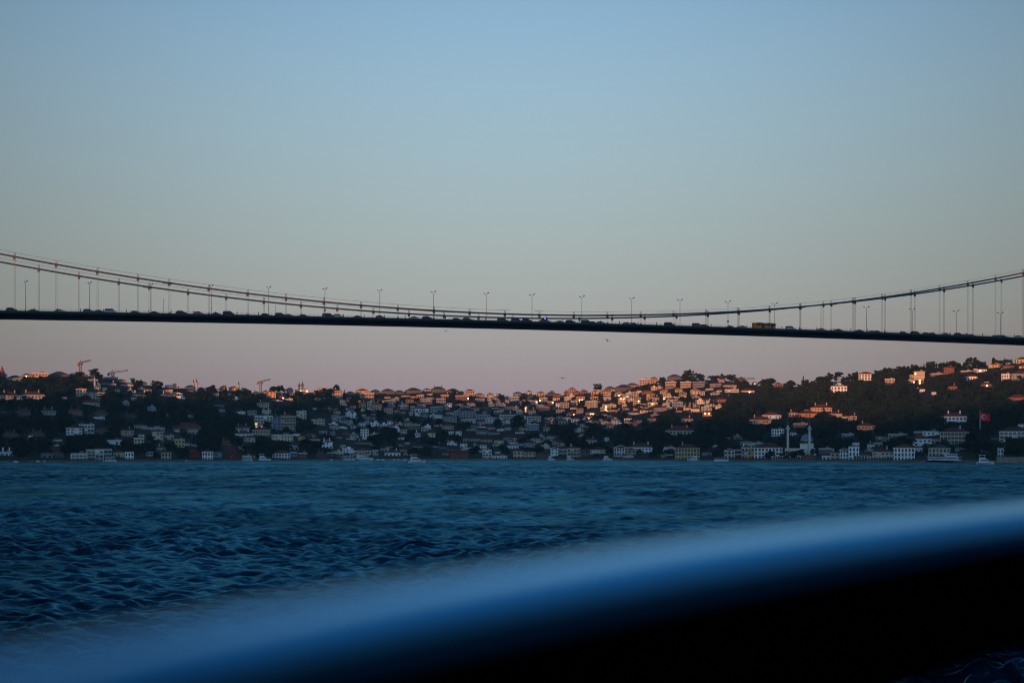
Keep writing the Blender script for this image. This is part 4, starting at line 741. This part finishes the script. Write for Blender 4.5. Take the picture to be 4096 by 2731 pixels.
# ------------------------------------------------------------------ trees
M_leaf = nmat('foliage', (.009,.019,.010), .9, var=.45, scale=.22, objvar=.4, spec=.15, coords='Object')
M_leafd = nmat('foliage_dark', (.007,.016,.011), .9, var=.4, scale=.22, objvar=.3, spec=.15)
M_bark = nmat('bark', (.05,.035,.025), .95, var=.2, scale=2)
def crown_pts(kind, n, r):
    """unit-height trees: centres + outward directions of leaf tufts, z from 0 to 1, radius about .5 of the width"""
    C = []
    if kind == 'cypress':
        for i in range(26): z = .06+.9*i/25; C.append((r.normal()*.03, r.normal()*.03, z, .5*(1-abs((z-.35)/.72)**2.2)*.42+.03, .07))
    elif kind == 'conifer':
        for i in range(9):
            z = .2+.75*i/8; rr = .42*(1-(z-.15)/.87)+.03
            for j in range(max(3, int(rr*16))): a = r.random()*6.28; C.append((rr*.7*math.cos(a), rr*.7*math.sin(a), z-.02+r.normal()*.01, rr*.42+.03, .05+.03*rr))
    elif kind == 'umbrella':
        for i in range(17): a = r.random()*6.28; q_ = .4*math.sqrt(r.random()); C.append((q_*math.cos(a), q_*math.sin(a), .80-.28*q_*q_/.16*.5+r.normal()*.015, .15, .085))
    else:
        C.append((0,0,.58,.27,.26))
        for i in range(15):
            a = r.random()*6.28; z = .32+.6*r.random(); q_ = .34*math.sqrt(max(0, 1-((z-.58)/.42)**2))
            C.append((q_*math.cos(a), q_*math.sin(a), z, r.uniform(.10,.19), r.uniform(.09,.15)))
    C = np.array(C); wts = (C[:,3]**2)**.8; idx = r.choice(len(C), n, p=wts/wts.sum())
    d = r.normal(size=(n,3)); d[:,2] = np.abs(d[:,2])*.9 + d[:,2]*.35; d /= np.linalg.norm(d, axis=1)[:,None]
    rad = np.stack([C[idx,3], C[idx,3], C[idx,4]], 1)*(r.uniform(.72,1.08,(n,1)))
    return C[idx,:3] + d*rad, d
def crown_arr(kind, n, r, s):
    P, d = crown_pts(kind, n, r)
    nn = d + r.normal(size=d.shape)*.55; nn /= np.linalg.norm(nn, axis=1)[:,None]
    a = np.cross(nn, r.normal(size=d.shape)); a /= np.linalg.norm(a, axis=1)[:,None]; b = np.cross(nn, a)
    sz = s*r.uniform(.6, 1.3, (n,1))
    V = np.stack([P-a*sz-b*sz*.7, P+a*sz-b*sz*.5, P+a*sz*.8+b*sz*.7, P-a*sz*.7+b*sz], 1).reshape(-1,3)
    return V, np.arange(n*4).reshape(-1,4)
PROT = {}
for kd, cnt, n, s in (('broad', 6, 760, .058), ('umbrella', 3, 520, .05), ('cypress', 3, 480, .034), ('conifer', 3, 560, .042)):
    PROT[kd] = []
    for i in range(cnt):
        V, q = crown_arr(kd, n, rng, s)
        cr_m = np_mesh('crown', V, q, [M_leaf if kd == 'broad' else M_leafd])
        m = MB(); top = {'broad': .6, 'umbrella': .78, 'cypress': .5, 'conifer': .8}[kd]
        m.tube([(0,0,-.15),(.005,0,.1),(-.01,.01,top)], [.03,.022,.01], 6)
        if kd in ('broad', 'umbrella'):
            for j in range(5): a = rng.random()*6.28; z0_ = top*.55; m.tube([(0,0,z0_),(.12*math.cos(a),.12*math.sin(a),z0_+.13),(.25*math.cos(a),.25*math.sin(a),top+.02)], [.012,.009,.004], 4)
        PROT[kd].append((cr_m, m.mesh('trunk', M_bark)))
TN = dict(broad='dark round-crowned tree', umbrella='flat-topped umbrella pine', cypress='narrow dark cypress', conifer='dark pointed conifer')
def add_tree(kd, u, v, wpx, hpx, X=None, Y=None, z=None):
    if X is None: X, Y, z = place(u, v)
    c, t = PROT[kd][int(rng.integers(len(PROT[kd])))]
    h = hpx/F*Y; w_ = wpx/F*Y; rt = empty('tree', (X, Y, z+.6), rng.random()*6.28)
    rt.scale = (w_, w_, h); obj('crown', c, rt); obj('trunk', t, rt)
    tag(rt, None, 'tree', 'trees on the hillside'); later(rt, TN[kd], u, v)
# hand-placed silhouettes on the crest: zoom x, top y, base y, width
HAND = {2800: [('cypress',1377,342,480,50),('umbrella',1620,345,480,180),('broad',1730,315,460,75),('broad',1848,303,440,135),('broad',2078,326,440,90),('broad',1258,418,480,70),('conifer',290,350,400,40),('conifer',322,350,400,38),('broad',150,342,400,130),('conifer',897,430,480,18),('broad',1500,420,500,90),('cypress',392,605,720,50),('conifer',150,615,740,60),('broad',1940,365,470,130),('conifer',1645,765,880,110),('cypress',2052,880,990,45),('cypress',2110,880,980,40),('broad',1430,1255,1420,140),('broad',940,1355,1465,150),('broad',1130,1310,1430,60)],
 3400: [('broad',410,288,420,180),('broad',598,300,400,90),('broad',720,240,400,120),('umbrella',885,215,340,150),('cypress',987,180,330,50),('umbrella',1070,200,330,120),('cypress',1153,175,330,55),('broad',1225,185,330,110),('umbrella',1390,163,330,150),('broad',1282,160,300,55),('conifer',1512,182,300,70),('conifer',1632,165,290,35),('broad',1700,140,290,110),('broad',1918,113,260,55),('conifer',2065,102,220,42),('conifer',2157,117,240,60),('broad',180,1235,1400,110),('broad',1600,1235,1440,330),('broad',1780,1215,1440,260),('broad',2150,1280,1470,230),('broad',530,1225,1370,190),('broad',780,1190,1330,220),('broad',930,1375,1440,120),('broad',1340,975,1090,150),('broad',2260,350,450,70),('conifer',1990,130,240,30),('broad',1730,1010,1250,280),('broad',1450,985,1060,160)],
 0: [('umbrella',60,560,700,140),('broad',205,620,700,60),('broad',325,612,700,60),('broad',1110,600,700,130),('broad',1365,590,710,130),('conifer',1240,412,520,60),('broad',1160,735,800,110),('broad',1060,300,420,150),('broad',1310,350,440,110),('broad',1850,410,540,120),('broad',2120,470,560,110),('broad',1970,560,680,110),('conifer',1850,600,700,50),('conifer',1890,612,700,45),('broad',540,350,450,60),('broad',350,360,470,120),('conifer',2240,610,700,60),('conifer',2290,620,700,50),('broad',1030,1130,1230,140),('broad',1880,1260,1440,170),('broad',2090,1370,1480,110)],
 700: [('broad',500,500,600,130),('conifer',672,470,620,75),('broad',800,540,660,150),('broad',1130,600,720,150),('broad',1920,540,680,100),('broad',2020,525,690,150),('broad',1640,560,700,120),('broad',340,560,680,130),('broad',1240,960,1110,130),('broad',1180,1170,1400,260),('broad',820,1180,1330,200),('broad',1480,1030,1120,110),('broad',1750,1200,1380,180),('broad',1840,1300,1440,150),('conifer',2260,530,680,60),('broad',450,500,600,90)],
 1400: [('broad',40,620,800,170),('broad',240,790,900,140),('broad',420,830,1000,170),('conifer',765,830,960,80),('conifer',850,860,980,80),('broad',620,870,1010,160),('broad',1000,930,1050,150),('broad',1580,960,1030,130),('broad',1190,930,1070,130),('broad',2240,880,1100,200),('broad',1230,1080,1230,190),('broad',1100,1180,1380,200),('broad',850,1310,1450,190),('broad',1650,1280,1450,170),('broad',2060,1310,1440,140),('broad',1410,1130,1260,130),('broad',380,1130,1330,180),('conifer',1510,950,1040,60),('broad',1390,530,620,90),('broad',2020,585,700,110),('broad',290,1150,1300,150)],
 2100: [('cypress',2165,600,800,75),('cypress',2225,640,820,60),('broad',2140,320,440,110),('broad',100,1100,1230,220),('broad',200,1270,1430,180),('broad',1530,1335,1420,100),('broad',1770,1300,1440,150),('broad',1910,1320,1440,160),('broad',1130,1330,1440,110),('broad',1600,470,570,110),('broad',1820,400,520,120),('broad',1720,450,540,90),('broad',750,690,790,90),('broad',500,830,900,110),('broad',990,870,990,160),('broad',940,1390,1450,110)]}
for off, L in HAND.items():
    for kd, zx, zt, zb, wz in L: add_tree(kd, off+zx*KZ, 1400+zb*KZ, wz*KZ, (zb-zt)*KZ)
NH = sum(len(L) for L in HAND.values())
# the countless small houses filling the town between the named ones, too many to tell apart: one mass
FB = {k: MB() for k in 'cwgp'}; fr_ = random.Random(21); RC = []
for _ in range(5200):
    u = fr_.uniform(1330, 2880) if fr_.random() < .72 else fr_.choice([fr_.uniform(380, 1330), fr_.uniform(2880, 3120), fr_.uniform(3350, 4100)]); gg = fr_.uniform(.05, .97)
    if fr_.random() < (.85 if gg < .5 else .38): continue
    if u < 1330 and .25 < gg < .85 and fr_.random() < .8: continue
    if u > 2880 and gg > .28 and not (u < 3000 and gg > .8): continue
    if 2350 < u < 2900 and gg < .64 - (2900-u)*.0005 and gg > .16: continue
    vs, vc = vshore(u), crest_v(u); v = vs-(vs-vc)*gg; wpx = fr_.uniform(20, 40)*(1.05-.3*gg); hpx = fr_.uniform(12, 27)
    x0, x1, y0, y1 = u-wpx/2, u+wpx/2, v-hpx, v; bad = False
    for h in HOUSES:
        ox = min(x1, h['u1'])-max(x0, h['u0']); oy = min(y1, h['v1'])-max(y0, h['v0'])
        if ox > 1 and oy > 1 and (h['v1'] < v+5 or ox*oy > .35*wpx*hpx) : bad = True; break
    if bad: continue
    for a in RC:
        if abs(a[0]-u) < (a[2]+wpx)*.42 and abs(a[1]-v) < 9: bad = True; break
    if bad: continue
    X, Y, z = place(u, v)
    if min(abs(h['X']-X)/(h['w']/2+2)+ (0 if -2 < Y-h['Y']+8 < h['d']+10 else 9) for h in HOUSES) < 1: continue
    RC.append((u, v, wpx)); W_ = wpx/F*Y; H_ = max(3, hpx*.8/F*Y); D_ = fr_.uniform(7, 11); ya = -math.atan2(X, Y)+fr_.uniform(-.25, .35); ca, sa = math.cos(ya), math.sin(ya)
    m = MB(); m.box(-W_/2, W_/2, 0, D_, -7, H_, 0)
    if fr_.random() < .6:
        rz_ = min(W_, D_)*.22; o = .5; m.poly([(-W_/2-o,-o,H_),(W_/2+o,-o,H_),(W_/2+o,D_+o,H_),(-W_/2-o,D_+o,H_),(-W_*.2,D_*.5,H_+rz_),(W_*.2,D_*.5,H_+rz_)], [(0,1,5,4),(1,2,5),(2,3,4,5),(3,0,4)], 1)
    else: m.box(-W_/2-.2, W_/2+.2, -.2, D_+.2, H_, H_+.7, 0); m.box(-W_*.1, W_*.25, D_*.3, D_*.7, H_+.7, H_+2.4, 0)
    if fr_.random() < .5: m.box(W_*.5, W_*.5+fr_.uniform(2, 4), 1, D_*.8, -7, H_*fr_.uniform(.4, .8), 0)
    nf = max(1, round(H_/3.1)); nc = max(2, round(W_/3.6))
    for f_ in range(nf):
        for c in range(nc):
            if fr_.random() < .2: continue
            x_ = -W_/2+W_*(c+.5)/nc; z_ = H_*(f_+.5)/nf; m.box(x_-.65, x_+.65, -.05, .1, z_-.75, z_+.75, 2)
        if fr_.random() < .3 and f_: m.box(-W_*.45, W_*.1, -1, 0, H_*f_/nf-.1, H_*f_/nf+.8, 0)
    T = FB[fr_.choice('ccwggp')]; n = len(T.v); T.v += [(X+x*ca-y*sa, Y+x*sa+y*ca, z+z_) for x, y, z_ in m.v]; T.f += [tuple(n+i for i in f) for f in m.f]; T.m += m.m
allv = MB(); KI = {'c': 0, 'w': 3, 'g': 4, 'p': 5}
for k_, T in FB.items():
    n = len(allv.v); allv.v += T.v; allv.f += [tuple(n+i for i in f) for f in T.f]; allv.m += [KI[k_] if q_ == 0 else q_ for q_ in T.m]
fo = allv.build('house_mass', [M_wall['c'], M_tile, M_pane, M_wall['w'], M_wall['g'], M_wall['p']])
tag(fo, 'countless small far houses packed between the larger ones on the slope', 'houses', kind='stuff'); print('fill', len(RC))
# scattered trees: candidates that do not hide the houses behind them
HR = np.array([(h['u0'], h['u1'], h['v0'], h['v1']) for h in HOUSES] + [(a[0]-a[2]/2, a[0]+a[2]/2, a[1]-16, a[1]) for a in RC if fr_.random() < .5])
HP = np.array([(h['X'], h['Y'], h['w'], h['d']) for h in HOUSES] + [(*place(a[0], a[1])[:2], 11, 10) for a in RC])
cand = []; rg = np.random.default_rng(5)
for _ in range(26000):
    u = rg.uniform(-450, 4600); vs, vc = vshore(u), crest_v(u); gg = rg.random(); v = vs - (vs-vc)*(gg*1.0)
    sz = rg.uniform(25, 50)*(1.12-.3*gg); wz = sz*rg.uniform(.9, 1.4)
    x0, x1, y0, y1 = u-wz*.46, u+wz*.46, v-sz, v-2
    beh = HR[:,3] < v + 9
    ox = np.clip(np.minimum(x1, HR[:,1]) - np.maximum(x0, HR[:,0]), 0, None); oy = np.clip(np.minimum(y1, HR[:,3]) - np.maximum(y0, HR[:,2]), 0, None)
    fr = ox*oy/((HR[:,1]-HR[:,0])*(HR[:,3]-HR[:,2]))
    if (fr[beh] > .13).any(): continue
    X, Y, z = place(u, v)
    if ((np.abs(HP[:,0]-X) < HP[:,2]/2+1.5) & (Y > HP[:,1]-1.5) & (Y < HP[:,1]+HP[:,3]+1)).any(): continue
    if cand:
        A = np.array([(c[0], c[1]) for c in cand[-2600:]])
        if (((A[:,0]-u)/9)**2 + ((A[:,1]-v)/4.0)**2 < 1).any(): continue
    cand.append((u, v, wz, sz, X, Y, z))
    if len(cand) >= 3400: break
cand.sort(key=lambda c: -(c[2]*c[3]*(1 if -10 < c[0] < 4110 else 0)))
NT = 298 - NH
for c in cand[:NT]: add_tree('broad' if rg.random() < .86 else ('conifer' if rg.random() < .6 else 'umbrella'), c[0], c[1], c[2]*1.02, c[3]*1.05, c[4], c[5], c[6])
Vs = []; LIB = [crown_arr('broad', 230, rng, .08)[0] for _ in range(8)] + [crown_arr('conifer', 200, rng, .05)[0]]
for c in cand[NT:]:
    L = LIB[int(rg.integers(len(LIB)))]; a = rg.random()*6.28; ca, sa = math.cos(a), math.sin(a); w_ = c[2]/F*c[5]; h = c[3]/F*c[5]
    Vs.append(np.stack([(L[:,0]*ca-L[:,1]*sa)*w_+c[4], (L[:,0]*sa+L[:,1]*ca)*w_+c[5], L[:,2]*h+c[6]+.4], 1))
Vs = np.concatenate(Vs)
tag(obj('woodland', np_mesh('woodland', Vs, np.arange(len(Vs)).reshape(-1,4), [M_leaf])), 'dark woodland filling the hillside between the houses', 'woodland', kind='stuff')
hz = MB(); hz.box(-9000, 9000, -3500, 9000, -9, 176); ho = hz.build('haze', [])
hm = bpy.data.materials.new('haze_air'); hm.use_nodes = True; nt = hm.node_tree; nt.nodes.remove(nt.nodes['Principled BSDF']); pv = nt.nodes.new('ShaderNodeVolumePrincipled')
pv.inputs['Color'].default_value = (.75,.85,.92,1); pv.inputs['Density'].default_value = .000045; pv.inputs['Anisotropy'].default_value = 0
nt.links.new(pv.outputs[0], nt.nodes['Material Output'].inputs['Volume']); ho.data.materials.append(hm); tag(ho, 'thin bluish evening haze over the strait and hills', 'haze', kind='stuff')
write_labels()
print('houses', len(HOUSES), 'windows', NWIN, 'cands', len(cand), 'hand', NH, 'objects', len(bpy.data.objects))
